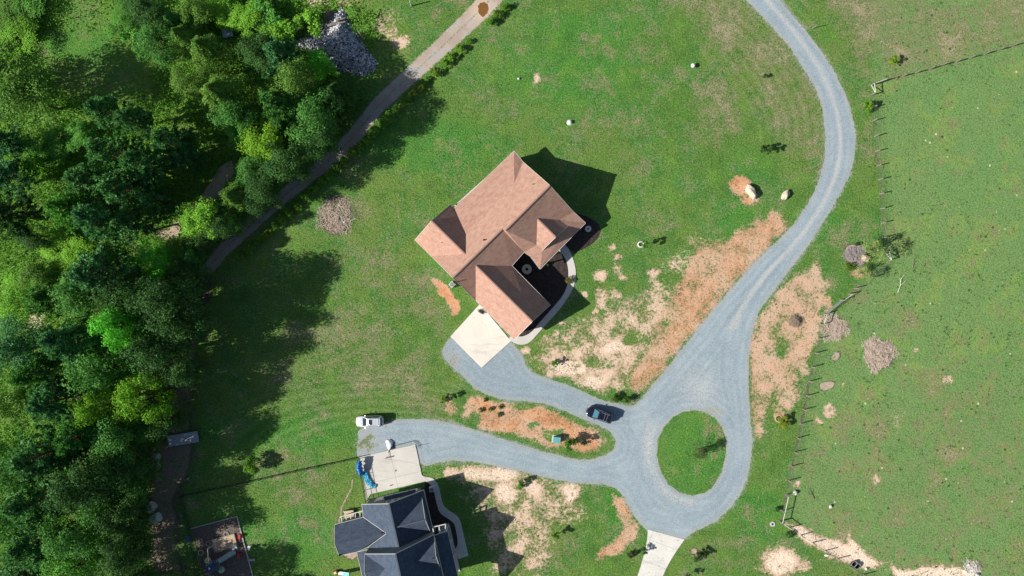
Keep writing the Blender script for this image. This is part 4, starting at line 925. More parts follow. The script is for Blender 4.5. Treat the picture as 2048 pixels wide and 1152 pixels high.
# ------------------------------------------------------------------ undergrowth, grass, weeds (uncountable)
def scatter(name, n, region, dens, hmin, hmax, leaf, cols, kind='stuff', per=7, spread=.35, seed=5, z0=0):
    rng = np.random.default_rng(seed); x0, x1, y0, y1 = region; out = []
    while sum(len(o) for o in out) < n:
        q = np.stack([rng.uniform(x0, x1, n), rng.uniform(y0, y1, n)], 1); out.append(q[rng.random(n) < dens(q[:, 0], q[:, 1])])
        if len(out) > 40: break
    q = np.concatenate(out)[:n]; m = len(q); X = (q[:, 0]-1024)/PPM; Y = (576-q[:, 1])/PPM
    C = np.repeat(np.stack([X, Y, np.zeros(m)], 1), per, 0); hh = np.repeat(rng.uniform(hmin, hmax, m), per)
    C[:, :2] += rng.normal(0, spread, (m*per, 2)); C[:, 2] = z0+hh*rng.uniform(.15, 1, m*per)
    Nn = np.tile([0, 0, 1.0], (m*per, 1)); V, F = quads(C, Nn, leaf, leaf*.55, rng, .45)
    ct = np.repeat(rng.random(m), per); T = np.stack([np.clip(ct+rng.normal(0, .2, m*per), 0, 1), (rng.random(m*per) < .1)*1.0], 1)
    o = link(name, crown_mesh(name, V, F, T)); o.color = (*cols, 1); return tag(o, kind=kind)
_ip = lambda G: (lambda px, py: G[np.clip(np.round((576-py)/PPM/(116/(NY-1))+(NY-1)/2).astype(int)+4, 0, ny-1), np.clip(np.round((px-1024)/PPM/(190/(NX-1))+(NX-1)/2).astype(int)+4, 0, nx-1)])
fR, fClr, fSand, fDirt = _ip(rough), _ip(clearing), _ip(sand), _ip(dirt)
lane_ok = lambda px, py: (lane_sdf(px, py) < -4)
pile_poly = [(580,85),(610,78),(640,62),(655,45),(668,26),(682,20),(692,30),(702,58),(718,78),(737,105),(752,125),(745,142),(722,152),(700,142),(680,140),(655,118),(635,100),(600,96)]
o = scatter('undergrowth', 15000, (-60, 760, -30, 1180), lambda x, y: (fR(x, y) > .3)*(1-.9*fClr(x, y))*(fDirt(x, y) < .7)*lane_ok(x, y)*(pdist(x, y, pile_poly) < -3)*(x+y*.1 < 760)*((x < 330) | (y < 560))*(.3+.7*(fbm(x/30, y/30, 77) > .42)), .2, 1.4, .34, (.16,.42,.045), per=8, spread=.42)
o = scatter('grass', 26000, (-20, 2068, -20, 1172), lambda x, y: (fR(x, y) < .3)*(road_sdf(x, y) < -2)*lane_ok(x, y)*(fSand(x, y) < .5)*(fDirt(x, y) < .5)*.8*(pdist(x, y, [(720,912),(832,888),(845,950),(937,1112),(900,1180),(700,1180),(720,1000)]) < -3)*(pdist(x, y, [(900,673),(830,480),(1028,302),(1171,446),(1200,450),(1153,543),(1110,640),(1040,695),(963,738)]) < -3), .02, .09, .17, (.10,.22,.045), per=4, spread=.3, seed=9)
o = scatter('weeds', 600, (880, 2068, -20, 1172), lambda x, y: ((fSand(x, y) > .4) | (x > 1700))*(road_sdf(x, y) < -2)*(.15+.85*(x > 1000))*(fbm(x/70, y/70, 55) > .52), .04, .16, .2, (.035,.10,.018), per=6, spread=.1, seed=12)
m_chip = simple('pale_chips', (.50,.49,.45), .9, var=.25)
# ------------------------------------------------------------------ pasture fences and gates
m_post = simple('weathered_wood', (.24,.21,.18), .9, var=.2); m_wire = simple('fence_wire', (.24,.24,.23), .5, metal=.4); m_rail = simple('pale_wood', (.52,.49,.43), .85, var=.1)
def fence(name, label, pts, h=1.4, braces=(), wires=7, pr=.09):
    t = empty(name, tuple(wx(*pts[0])), 0, label, 'fence'); o0 = wx(*pts[0]); P = [wx(*p)-o0 for p in pts]
    me = None
    for i, p in enumerate(P):
        if me is None:
            m = MB(); m.tube([(0,0,-.3), (0,0,h)], [pr*1.1, pr], 8); q = m.build('post', m_post, t); me = q.data
        else: q = link('post', me, t)
        q.location = p; q.rotation_euler = (random.uniform(-.02,.02), random.uniform(-.02,.02), random.uniform(0, 3))
    w = MB()
    for i in range(len(P)-1):
        a, b = P[i], P[i+1]
        for k in range(wires):
            z = .1+(h-.2)*k/(wires-1); w.bar(a+Vector((0,0,z)), b+Vector((0,0,z)), .009)
        L = (b-a).length; n = int(L/.45)
        for k in range(1, n): q = a.lerp(b, k/n); w.bar(q+Vector((0,0,.1)), q+Vector((0,0,h-.1)), .006)
    w.build('wire_mesh', m_wire, t)
    for a, b in braces:
        a, b = wx(*a[:2])-o0+Vector((0,0,a[2])), wx(*b[:2])-o0+Vector((0,0,b[2])); m = MB(); m.tube([a, b], .065, 8); m.build('brace', m_rail, t)
    return t
TOPF = [(1741,171),(1766,162.5),(1804,153),(1831,146),(1859,138.5),(1884,131),(1911,124),(1939,116.5),(1968,108.5),(1996,100.5),(2023,92.5),(2052,84),(2082,75)]
fence('pasture_fence', 'wire mesh fence with a continuous dark shadow running to the upper right edge', TOPF, braces=[((1741,171,.2),(1766,162.5,1.2)),((1741,171,1.25),(1766,162.5,1.25))])
F2 = [(1743,190),(1745,215),(1746,241.7),(1749,273),(1751.5,303),(1754,332),(1757,359.5),(1759,388),(1761,417.5),(1763,446.5),(1766,475),(1770,503),(1775,521),(1742.7,554.5),(1709,576.5),(1698,588)]
fence('pasture_fence', 'long wire fence from the upper corner brace down past the airy trees to the gate', F2, braces=[((1741,171,1.3),(1743,190,1.3)),((1741,171,.3),(1743,190,1.3)),((1766,503,.4),(1775,521,1.3)),((1770,503,1.3),(1775,521,1.3))])
F3 = [(1641,649),(1636,677),(1631,706),(1624,734),(1618.5,762.5),(1613,791),(1607,819),(1601,847),(1595,875.5),(1589,904),(1583,932),(1577.7,961),(1571,989),(1564,1021),(1559,1042)]
fence('pasture_fence', 'wire fence running straight down from the gate past the sandy strip', F3, braces=[((1641,649,1.3),(1647,628,1.3)),((1564,1021,1.3),(1559,1042,1.3)),((1571,989,1.3),(1564,1021,1.3))])
F4 = [(1561,1042.5),(1579,1055),(1602,1070),(1626,1085),(1651,1101),(1676,1117),(1702,1134),(1727,1149),(1752,1164)]
fence('pasture_fence', 'wire fence slanting from the lower corner to the bottom edge past the black tubs', F4, braces=[((1561,1042.5,1.3),(1579,1055,1.3))])
def gate(label, a, b, h=1.35):
    a, b = wx(*a), wx(*b); t = empty('field_gate', tuple(a), 0, label, 'gate'); d = b-a; m = MB()
    for k in range(5): z = .2+(h-.25)*k/4; m.tube([(0,0,z), tuple(d+Vector((0,0,z)))], .028, 6)
    for f in (0, .33, .66, 1): m.tube([tuple(d*f+Vector((0,0,.2))), tuple(d*f+Vector((0,0,h-.05)))], .028, 6)
    m.build('gate_frame', m_grey, t)
    w = MB(); n = int(d.length/.14)
    for k in range(1, n): w.bar(d*k/n+Vector((0,0,.2)), d*k/n+Vector((0,0,h-.05)), .010)
    w.build('gate_mesh', m_wire, t)
    for p in (Vector((0,0,0)), d):
        m = MB(); m.tube([p+Vector((0,0,-.2)), p+Vector((0,0,1.6))], .09, 8); m.build('gate_post', m_post, t)
    return t
g = gate('slanting wire mesh field gate beside the brown circle of dead growth', (1681,600), (1647,628))
m = MB(); a, b, c = wx(1681,600)-wx(1681,600), wx(1698,588)-wx(1681,600), 0
m.tube([a+Vector((0,0,1.35)), b+Vector((0,0,1.35))], .06, 8); m.build('brace', m_rail, g)
# ------------------------------------------------------------------ dark yard fence (three runs)
def picket(label, pts, h=1.4, sp=2.2):
    t = empty('yard_fence', tuple(wx(*pts[0])), 0, label, 'fence'); o0 = wx(*pts[0]); P = [wx(*p)-o0 for p in pts]; m = MB(); me = None
    for a, b in zip(P[:-1], P[1:]):
        L = (b-a).length; n = max(1, round(L/sp))
        for k in range(n+(b is P[-1])):
            q = a.lerp(b, k/n)
            if me is None: mm = MB(); mm.box((0,0,h/2), (.08,.08,h)); r = mm.build('post', m_dark, t); me = r.data
            else: r = link('post', me, t)
            r.location = q
        for z in (.2, h*.55, h-.06): m.bar(a+Vector((0,0,z)), b+Vector((0,0,z)), .04, .045)
        n = int(L/.16)
        for k in range(1, n): q = a.lerp(b, k/n); m.bar(q+Vector((0,0,.1)), q+Vector((0,0,h-.05)), .014)
    m.build('rails', m_dark, t); return t
picket('dark metal fence across the left lawn up to the parking pad corner', [(368,989),(430,976),(500,962),(570,946),(640,931),(716,914.5)])
picket('dark metal fence along the left side of the parking pad behind the blue tarp', [(718,917),(724,950),(730,980),(734,1000)])
picket('dark metal fence down the shaded left side of the play yard', [(366,992),(374,1030),(381,1054),(393,1110),(402,1160)])
# ------------------------------------------------------------------ cars
def paint(name, c, rough=.28, metal=.2):
    t = NT(name, rough, .5, metal); t.b.inputs['Coat Weight'].default_value = .5; t.b.inputs['Coat Roughness'].default_value = .08
    return t.done(t.mix(t.noise(1.5, 3, vec=t.obj()), tuple(x*.94 for x in c), c))
m_tyre = simple('tyre_rubber', (.02,.02,.022), .9); m_rim = simple('alloy', (.45,.46,.47), .35, metal=.8); m_lamp = simple('lamp_lens', (.75,.78,.8), .1, .6); m_red = simple('red_lens', (.4,.02,.02), .2, .5)
def car(label, loc, rz, body, L=4.65, Wd=1.85, roofc=None, sunroof=True, hatch=.0, glass=None):
    glass = glass or m_glass; roofc = roofc or body
    t = empty('parked_car', loc, rz, label, 'car')
    def loft(sts, cap=True, ns=14):            # stations (x, halfwidth, z0, z1, roundness)
        V = []; F = []
        for x, w, z0, z1, e in sts:
            for k in range(ns*2):
                a = math.pi*2*k/(ns*2); ca, sa = math.cos(a), math.sin(a)
                V.append((x, w*abs(ca)**e*(1 if ca >= 0 else -1), (z0+z1)/2+(z1-z0)/2*abs(sa)**e*(1 if sa >= 0 else -1)))
        n = ns*2
        for i in range(len(sts)-1):
            for k in range(n): F.append((i*n+k, i*n+(k+1) % n, (i+1)*n+(k+1) % n, (i+1)*n+k))
        F += [tuple(range(n-1, -1, -1)), tuple(range((len(sts)-1)*n, len(sts)*n))]; return V, F
    h = L/2; w = Wd/2; m = MB()
    m.raw(*loft([(-h,w*.30,.35,.62,.8),(-h+.06,w*.52,.28,.74,.7),(-h+.18,w*.70,.24,.83,.6),(-h+.36,w*.84,.22,.89,.52),(-h+.6,w*.94,.22,.94,.44),(-h+.95,w*.99,.22,.97,.36),(-h+1.25,w,.22,1.02,.34),(0,w,.22,1.03,.33),(h-1.0,w,.22,1.03,.34),(h-.5,w*.96,.24,1.02,.4),(h-.26,w*.88,.26,.99,.46),(h-.1,w*.74,.3,.93,.55),(h-.02,w*.56,.36,.86,.7),(h,w*.36,.4,.8,.8)]))
    m.build('body', body, t, smooth=True)
    # cabin: glass band with raked screens, painted roof on top
    xb0, xb1, xt0, xt1 = -h+1.2, h-.22, -h+1.98, h-.62; wb, wt, zb, zt = w*.92, w*.72, .98, 1.56
    def ring(x0, x1, ww, z, cr=.12): return [(x0,-ww+cr,z),(x0+cr*.7,-ww,z),(x1-cr,-ww,z),(x1,-ww+cr,z),(x1,ww-cr,z),(x1-cr,ww,z),(x0+cr*.7,ww,z),(x0,ww-cr,z)]
    m = MB(); A = ring(xb0, xb1, wb, zb); B = ring(xt0, xt1, wt, zt); m.raw(A+B, [(i, (i+1) % 8, (i+1) % 8+8, i+8) for i in range(8)]); m.build('pillars', body, t)
    def pane(name, q, mat, off=.012, k=.9):
        q = [Vector(p) for p in q]; c = sum(q, Vector())/4; n = (q[1]-q[0]).cross(q[2]-q[0]).normalized()
        if n.dot(c-Vector((0,0,.9))) < 0: n = -n
        mm = MB(); f = [c+(p-c)*k+n*off for p in q]; mm.face(f); g = mm.build(name, mat, t); s = g.modifiers.new('s', 'SOLIDIFY'); s.thickness = .01; return g
    pane('windscreen', [A[7], A[0], B[0], B[7]], glass, k=.97); pane('rear_window', [A[3], A[4], B[4], B[3]], glass, k=.9)
    for s in (1, 5):
        a0, a1, b0, b1 = map(Vector, (A[s], A[s+1], B[s], B[s+1])); cut = .5
        pane('side_window', [a0.lerp(a1, .06), a0.lerp(a1, cut), b0.lerp(b1, cut), b0.lerp(b1, .02)], glass, k=.93); pane('side_window', [a0.lerp(a1, cut), a1, b1, b0.lerp(b1, cut)], glass, k=.93)
    m = MB(); B1 = ring(xt0-.03, xt1+.06, wt+.02, zt-.01); B2 = ring(xt0+.1, xt1-.05, wt-.1, zt+.07); m.raw(B1+B2, [(i, (i+1) % 8, (i+1) % 8+8, i+8) for i in range(8)]+[tuple(range(8, 16))]); m.build('roof', roofc, t, smooth=False, bevel=.03)
    if sunroof: m = MB(); m.box((xt0+.62, 0, zt+.072), (.62, .85, .02)); m.build('sunroof', glass, t, bevel=.008)
    m = MB(); m.box((xt1-.5, 0, zt+.075), (.03, 1.1, .012)); m.box((xt1-.95, 0, zt+.075), (.03, 1.1, .012)); m.build('roof_seam', m_grey, t)
    for s in (-1, 1):
        m = MB(); m.tube([(xt0+.35, s*(wt-.08), zt+.1), (xt1-.2, s*(wt-.08), zt+.1)], .022, 6); m.build('roof_rail', m_grey, t)
        m = MB(); m.box((xb0+.45, s*(w+.1), 1.05), (.14, .2, .14)); m.build('wing_mirror', body, t, bevel=.03)
        m = MB(); m.box((-h+.27, s*w*.66, .74), (.22, .32, .13), rz=-s*.75); m.build('headlight', m_lamp, t, bevel=.03)
        m = MB(); m.box((h-.17, s*w*.72, .87), (.12, .24, .18), rz=s*.7); m.build('tail_light', m_red, t, bevel=.02)
    if not sunroof:
        m = MB(); m.tube([(-h+.5,-w*.86,.8),(-h+.2,-w*.66,.84),(-h+.02,-w*.25,.72),(-h+.02,w*.25,.72),(-h+.2,w*.66,.84),(-h+.5,w*.86,.8)], .05, 6); m.build('grille_trim', m_rim, t)
    m = MB(); m.box((xt1+.1, 0, zt+.0), (.22, wt*1.7, .035)); m.build('spoiler', body, t, bevel=.012)
    for x in (-h+.9, h-.95):
        for s in (-1, 1):
            m = MB(); V = [(.34-.03*(abs(k) > .5), 0) for k in (0,)]; n = 20; Vv = []; F = []
            prof = [(.20,-.11),(.30,-.12),(.34,-.09),(.345,0),(.34,.09),(.30,.12),(.20,.11)]
            for r_, y in prof:
                for k in range(n): an = 2*math.pi*k/n; Vv.append((r_*math.cos(an)+x, y+s*(w-.13), .345+r_*math.sin(an)))
            for i in range(len(prof)-1):
                for k in range(n): F.append((i*n+k, i*n+(k+1) % n, (i+1)*n+(k+1) % n, (i+1)*n+k))
            m.raw(Vv, F); ty = m.build('wheel', m_tyre, t, smooth=True)
            r = MB(); r.tube([(x, s*(w-.03)-.02, .345), (x, s*(w-.03)+.02, .345)], .21, 16); r.build('rim', m_rim, ty)
    return t
c = wx(741, 841); car('white hatchback car with dark sunroof parked on the lawn edge by the gravel', (c.x, c.y, .0), R(1.5), paint('white_paintwork', (.62,.65,.70)), L=4.6)
c = wx(1198, 828); car('black car with a chrome nose parked on the gravel branch near the oval island', (c.x, c.y, .01), R(-19.5), paint('black_paintwork', (.012,.014,.03), .2), L=4.6, sunroof=False, glass=NT('sky_reflection_glass', .08, .6).done((.05,.15,.20)))  # sky reflection put into the glass as a cyan colour
# ------------------------------------------------------------------ basketball hoop
c = wx(784, 893); t = empty('basketball_hoop', (c.x, c.y, 0), R(13), 'portable basketball hoop with a white base bag at the top edge of the parking pad', 'basketball hoop')
m = MB(); V = []; rg = np.random.default_rng(3)
for i, (z, k) in enumerate([(0,1),(.15,1.08),(.3,.9),(.4,.5),(.42,.05)]):
    for j in range(14): a = 2*math.pi*j/14; rr = k*(1+.16*math.sin(3*a+i)+.08*rg.normal()); V.append((-.3+.5*rr*math.cos(a), .55+.82*rr*math.sin(a), z*(1+.2*rg.random())))
m.raw(V, [(i*14+j, i*14+(j+1) % 14, (i+1)*14+(j+1) % 14, (i+1)*14+j) for i in range(4) for j in range(14)]); m.build('base_bag', simple('white_fabric', (.80,.80,.80), .7, var=.05), t, smooth=True)
m = MB(); m.box((-.1,.1,.12), (.75,1.1,.2)); m.build('base', m_dark, t, bevel=.05)
m = MB(); m.tube([(0,0,.1),(0,0,2.6),(0,-.25,3.0)], .05, 8); m.tube([(0,.6,.2),(0,0,1.2)], .025, 6); m.build('pole', m_dark, t)
m = MB(); m.bar((-.12,-.1,2.7),(-.1,-.95,3.15),.04); m.bar((.12,-.1,2.7),(.1,-.95,3.15),.04); m.bar((0,0,2.4),(0,-.95,2.9),.04); m.build('arm', m_dark, t)
m = MB(); m.box((0,-1.0,3.2), (1.4,.05,.95)); b = m.build('backboard', simple('grey_board', (.38,.33,.32), .4), t)
m = MB(); n = 20
m.tube([(.23*math.cos(2*math.pi*k/n), -1.27+.23*math.sin(2*math.pi*k/n), 3.05) for k in range(n+1)], .012, 5, cap=False); m.build('rim', simple('orange_rim', (.35,.12,.05), .5), b)
m = MB()
for k in range(12): a = 2*math.pi*k/12; m.bar((.23*math.cos(a), -1.27+.23*math.sin(a), 3.05), (.13*math.cos(a+.4), -1.27+.13*math.sin(a+.4), 2.65), .01)
m.build('net', m_white, b)
# ------------------------------------------------------------------ blue tarp over the fence, tail on the pad
def cloth(px_pts, wd, zs, name, mat, label, cat, seed=1, n=60, fold=.14):
    rg = np.random.default_rng(seed); P = [wx(*p) for p in px_pts]; ts = np.linspace(0, len(P)-1, n); V = []; F = []; m_ = 12
    for i, tt in enumerate(ts):
        k = min(int(tt), len(P)-2); p = P[k].lerp(P[k+1], tt-k); d = (P[k+1]-P[k]).normalized(); s = Vector((-d.y, d.x, 0)); w = np.interp(tt, range(len(P)), wd); z = np.interp(tt, range(len(P)), zs)
        for j in range(m_):
            u = j/(m_-1)*2-1; r = w*(1+.3*math.sin(i*.8+seed)*.5); V.append(tuple(p+s*(u*r+.07*math.sin(i*1.3))+Vector((0,0,.125+z*(1-abs(u)**1.5*.5)+fold*abs(math.sin(u*4+i*.9+1.3*math.sin(i*.37)))))))
    for i in range(n-1):
        for j in range(m_-1): a = i*m_+j; F.append((a, a+1, a+m_+1, a+m_))
    m = MB(); m.raw(V, F); o = m.build(name, mat, None, smooth=False); sm = o.modifiers.new('s','SOLIDIFY'); sm.thickness = .02
    return tag(o, label, cat)
tb = NT('blue_plastic', .35, .5); v_ = tb.voro(2.6); m_tail = tb.done(tb.mix(tb.step(v_, .2, .5), (.02,.30,.62), (.10,.55,.75)))
cloth([(722,918),(720,930),(723,943),(730,946)], [.35,.5,.5,.25], [1.25,1.3,.9,.25], 'blue_tarp', simple('deep_blue_plastic', (.02,.17,.52), .35, .5, var=.4, scale=2), 'crumpled deep blue tarp draped over the dark fence at the parking pad corner', 'tarp', 2, n=34, fold=.16)
cloth([(730,941),(733,953),(737,962),(744,970),(752,972)], [.36,.42,.42,.36,.28], [.2,.22,.2,.15,.1], 'blue_tarp_strip', m_tail, 'wavy bright cyan blue plastic strip trailing down the parking pad', 'plastic sheet', 5, n=46)
# ------------------------------------------------------------------ boulders and stones
def rock(name, label, cat, px, py, sx, sy, sz, rz, col, seed, group=None, n=3):
    rg = np.random.default_rng(seed); bm = __import__('bmesh').new(); import bmesh
    bmesh.ops.create_icosphere(bm, subdivisions=n, radius=1); off = rg.uniform(0, 50, 3); pl = [(v/np.linalg.norm(v), rg.uniform(.62, .92)) for v in rg.normal(size=(9, 3))]
    for v in bm.verts:
        p = np.array(v.co)
        for nn, dd in pl:
            e = p@nn-dd
            if e > 0: p = p-nn*e*.85
        k = 1+.12*math.sin(p[0]*4+off[0])*math.sin(p[1]*4+off[1])+.05*math.sin(p[2]*11+off[2])*math.sin(p[0]*9+off[1]); v.co = (p[0]*k*sx/2, p[1]*k*sy/2, (p[2]*k*.62+.42)*sz)
    me = bpy.data.meshes.new(name); bm.to_mesh(me); bm.free(); me.materials.append(col); o = link(name, me); c = wx(px, py, sz*.5); o.location = (c.x, c.y, 0); o.rotation_euler = (0,0,rz)
    return tag(o, label, cat, group)
def rockmat(name, c1, c2):
    t = NT(name, .9, .2); a = t.noise(1.3, 5, .65, vec=t.obj()); b = t.noise(6, 4, .7, vec=t.obj()); c = t.mix(t.step(a, .4, .62), c1, c2); c = t.mix(t.step(b, .5, .7, 0, .6), c, tuple(x*.45 for x in c1)); t.bump(b, .7, .08); return t.done(c)
m_r1 = rockmat('pale_rock', (.62,.52,.40), (.50,.40,.33)); m_r2 = rockmat('pink_rock', (.50,.34,.28), (.62,.48,.38)); m_r3 = rockmat('white_rock', (.72,.70,.66), (.55,.53,.50))
rock('boulder', 'large pale boulder sitting in a patch of dug clay on the lawn', 'boulder', 1502,384, 1.5,2.7,1.15, R(28), m_r1, 1)
rock('boulder', 'smooth oval pale boulder nearest the inside of the road bend', 'boulder', 1571.5,389.5, 1.15,1.95,.9, R(-30), m_r1, 2)
rock('boulder', 'pinkish flat boulder between the two airy trees on the fence line', 'boulder', 1731,516.5, 1.7,1.2,1.0, R(-15), m_r2, 3)
rock('boulder', 'white boulder just inside the pasture fence above its lower corner', 'boulder', 1590.5,986, .85,.7,.6, .3, m_r3, 4)
rock('rock', 'small white rock against the fence post left of the white boulder', 'rock', 1574.5,989.5, .4,.35,.35, .3, m_r3, 5)
rock('rock', 'white rock alone in the pasture right of the white boulder', 'rock', 1661,1013.5, .55,.45,.45, 1.2, m_r3, 6)
rock('rock', 'pinkish white rock lying outside the slanting bottom fence', 'rock', 1654,1111, 1.0,.4,.35, .1, m_r3, 7)
rock('rock', 'white round rock beside the black tubs', 'rock', 1733,1138, .5,.5,.35, .1, m_r3, 8)
rock('rock', 'small pale rock at the edge of the planting of dead weeds', 'rock', 688.5,444, .45,.35,.25, .9, m_r3, 9)
# rubble heap (uncountable)
rg = np.random.default_rng(77); V = []; F = []; base = np.array([[x, y, z] for z in (-.5, .5) for x, y in ((-.5,-.5),(.5,-.5),(.5,.5),(-.5,.5))]); fb_ = np.array([(3,2,1,0),(4,5,6,7),(0,1,5,4),(1,2,6,5),(2,3,7,6),(3,0,4,7)]); cnt = 0; tints = []
q = np.stack([rg.uniform(575, 760, 26000), rg.uniform(15, 158, 26000)], 1); dd = pdist(q[:, 0], q[:, 1], pile_poly); keep = (dd > -2)*(rg.random(26000) < .35+.65*np.clip(dd/12, 0, 1)); q = q[keep][:5200]; dd = dd[keep][:5200]
for (px, py), d in zip(q, dd):
    hgt = min(max(d, 0)*.055, 1.7)*rg.uniform(.85, 1.05); p = wx(px, py, hgt); e = rg.normal(size=3); M = Matrix.Rotation(rg.uniform(0, 6.28), 3, 'Z') @ Matrix.Rotation(rg.normal()*.6, 3, 'X') @ Matrix.Rotation(rg.normal()*.5, 3, 'Y')
    s = np.array([rg.uniform(.2, .6), rg.uniform(.1, .24), rg.uniform(.06, .18)]); vv = (base*s*(1+rg.normal(0, .12, (8, 1))))@np.array(M).T+np.array(p); V.append(vv); F.append(fb_+cnt*8); cnt += 1; tints.append(np.full((8, 1), rg.random()))
T_ = np.concatenate(tints); t = NT('rubble', .9, .2); A = t.attr('tint'); a = t.sep(A.outputs['Color']); nn = t.noise(5, 3)
m_rub = t.done(t.mix(t.step(a[0], .15, .8), (.13,.13,.15), t.mix(nn, (.62,.62,.66), (.85,.85,.86))))
o = link('rubble_heap', np_mesh('rubble_heap', np.concatenate(V), np.concatenate(F), [m_rub], cols={'tint': np.concatenate([T_, T_, T_, np.ones_like(T_)], 1)})); tag(o, kind='stuff')
m = MB(); m.prism([wx(*p).xy for p in pile_poly], 0, .12); mo = m.build('rubble_soil', simple('grey_soil', (.10,.095,.10), 1)); tag(mo, kind='structure')
def log(label, a, b, r, za=.5, zb=.5, cat='log', name='log', mat=None):
    A, B = wx(*a, za), wx(*b, zb); m = MB(); d = B-A; pts = [A+d*k/4+Vector((0,0,.04*math.sin(k*2))) for k in range(5)]; m.tube(pts, [r*1.1, r, r*.95, r, r*.85], 8); return tag(m.build(name, mat or m_post, None, smooth=False), label, cat)
log('longest grey log lying across the top of the rubble heap', (648,54),(692,36), .17, 1.0, 1.1); log('grey log lying just below the longest log on the rubble heap', (655,52),(691,43), .15, 1.2, 1.15)
log('short grey log at the upper tip of the rubble heap', (672,42),(690,36), .12, 1.5, 1.4); log('thin brown pole on the right flank of the rubble heap', (716,62),(730,80), .08, 1.2, .8)
# dead branch, sticks piles
def branch(label, px, py, s, rz, mat, name='dead_branch'):
    c = wx(px, py); m = MB(); m.tube([(0,-1.4*s,.08),(0.1*s,-.4*s,.2),(-.05*s,.5*s,.3),(.25*s,1.3*s,.5)], [.05,.045,.035,.01], 5); m.tube([(.1*s,-.3*s,.2),(.5*s,.2*s,.35),(.6*s,.5*s,.3)], [.035,.025,.008], 5); m.tube([(0,.2*s,.25),(-.3*s,.7*s,.4)], [.03,.008], 5)
    o = m.build(name, mat); o.location = (c.x, c.y, 0); o.rotation_euler = (0,0,rz); return tag(o, label, 'branch')
branch('bleached forked branch lying in the open pasture', 1799,566, 1.2, -.2, simple('bleached_wood', (.66,.62,.54), .9)); branch('thin dark fallen branch in the pasture near the lower fence corner', 1619,986, .9, .7, m_bark); branch('thin pale fallen branch right of the airy trees', 1824,525, .6, .1, m_post)
def sticks(label, px, py, rpx, n, hmax, col, seed, name='brush_pile', L=.9, asp=1.0):
    rg = np.random.default_rng(seed); m = MB(); c = wx(px, py)
    for k in range(n):
        a = rg.uniform(0, 6.28); r = rpx/PPM*rg.random()**.62*(1+.16*math.sin(a*3+seed)+.10*math.sin(a*7+seed*2)); hk = .35+.65*abs(math.sin(a*2.3+r*1.9+seed)*math.cos(r*2.7+a)); z = hmax*max(.05, 1-(r/(rpx/PPM))**2)*rg.random()*hk*1.5+.03; b = rg.uniform(0, 6.28); l = L*rg.uniform(.3, 1); x, y = r*math.cos(a), r*math.sin(a)*asp
        m.bar((x-math.cos(b)*l/2, y-math.sin(b)*l/2, z), (x+math.cos(b)*l/2, y+math.sin(b)*l/2, z+rg.uniform(-.1, .15)), rg.uniform(.015, .04))
    o = m.build(name, col); o.location = (c.x, c.y, 0); return tag(o, label, 'brush pile')
m_dead = simple('dead_stems', (.34,.27,.20), .95, var=.35, scale=3); m_dead2 = simple('pale_dead_stems', (.60,.49,.40), .95, var=.3, scale=3)
sticks('round patch of dead brown brush alone in the pasture', 1757,707, 33, 1500, .4, m_dead2, 1); sticks('brown dead brush patch touching the fence below the gate', 1668,657, 27, 900, .25, m_dead2, 2)
sticks('small grey heap of dead twigs on the sandy strip', 1590,642, 12, 420, .7, m_dead, 3); sticks('plot of dead weeds on the left lawn', 672,432, 38, 900, .3, m_dead2, 4, name='weed_plot'); sticks('grey pile of twigs and bark chips left of the pink boulder', 1711,510, 22, 900, .25, simple('grey_twigs', (.36,.32,.32), .95, var=.25), 5, L=.6)
sticks('heap of pale branches at the upper tip of the rubble heap', 660,32, 11, 300, .6, m_dead, 6)
# white debris pile bottom right
sticks('tangle of white branches on the bottom edge at the right', 1943,1138, 17, 160, .8, simple('white_wood', (.74,.71,.66), .8, var=.1), 8, L=1.6)
for k, (px, py, s) in enumerate([(1932,1144,.75),(1938,1130,.5),(1946,1137,.6),(1955,1150,.9),(1944,1148,.5)]): rock('rock', ['largest white rock at the left of the white branch tangle','small white rock at the top of the white branch tangle','white rock in the middle of the white branch tangle','wide white rock at the lower right of the white branch tangle','white rock at the bottom edge under the branch tangle'][k], 'rock', px, py, s, s*.7, s*.6, k, m_r3, 40+k, 'white rocks in the branch tangle')
# ------------------------------------------------------------------ black oval tubs
for k, (px, py) in enumerate([(1712.5,1130.5),(1706,1126)]):
    c = wx(px, py); t = empty('stock_tub', (c.x, c.y, 0), R(42), ['black oval tub with a pale rim, the right one beside the slanting fence','black oval tub with a pale rim, the left one against the slanting fence'][k], 'tub', 'black tubs by the slanting fence')
    m = MB(); m.lathe([(.0,.05),(.42,.06),(.47,.5)], n=28, sx=1.0, sy=.55*1.3); m.lathe([(.47,.5),(.5,.5),(.45,0),(0,0)], n=28, sx=1.0, sy=.55*1.3); m.build('tub_wall', m_dark, t)
    m = MB(); m.lathe([(.46,.5),(.5,.53),(.55,.52),(.55,.47),(.5,.48)], n=28, sx=1.0, sy=.55*1.3); m.build('rim', m_grey, t)
# ------------------------------------------------------------------ well caps, vents, utility box, posts
def cap_post(label, px, py, h, r, name='white_vent', mound=0):
    c = wx(px, py); t = empty(name, (c.x, c.y, 0), 0, label, 'vent pipe'); m = MB(); m.lathe([(r*.55,0),(r*.55,h*.7)], n=16); m.build('pipe', m_white, t, smooth=True)
    m = MB(); m.lathe([(0,h),(r*.6,h*.98),(r,h*.86),(r,h*.7),(r*.5,h*.68),(0,h*.68)], n=18); m.build('cap', m_white, t, smooth=True)
    if mound: m = MB(); m.lathe([(0,.1),(mound*.7,.08),(mound,.0)], n=18); m.build('gravel_collar', m_chip, t)
    return t
cap_post('short white capped pipe on the lawn inside the road bend', 1384.5,133, .75, .36)
cap_post('white capped pipe with a pale gravel collar above the tan house', 1139,245, .5, .3, mound=.5)
cap_post('tiny grey capped pipe left of the small sandy patch on the lawn', 1037,158, .3, .18)
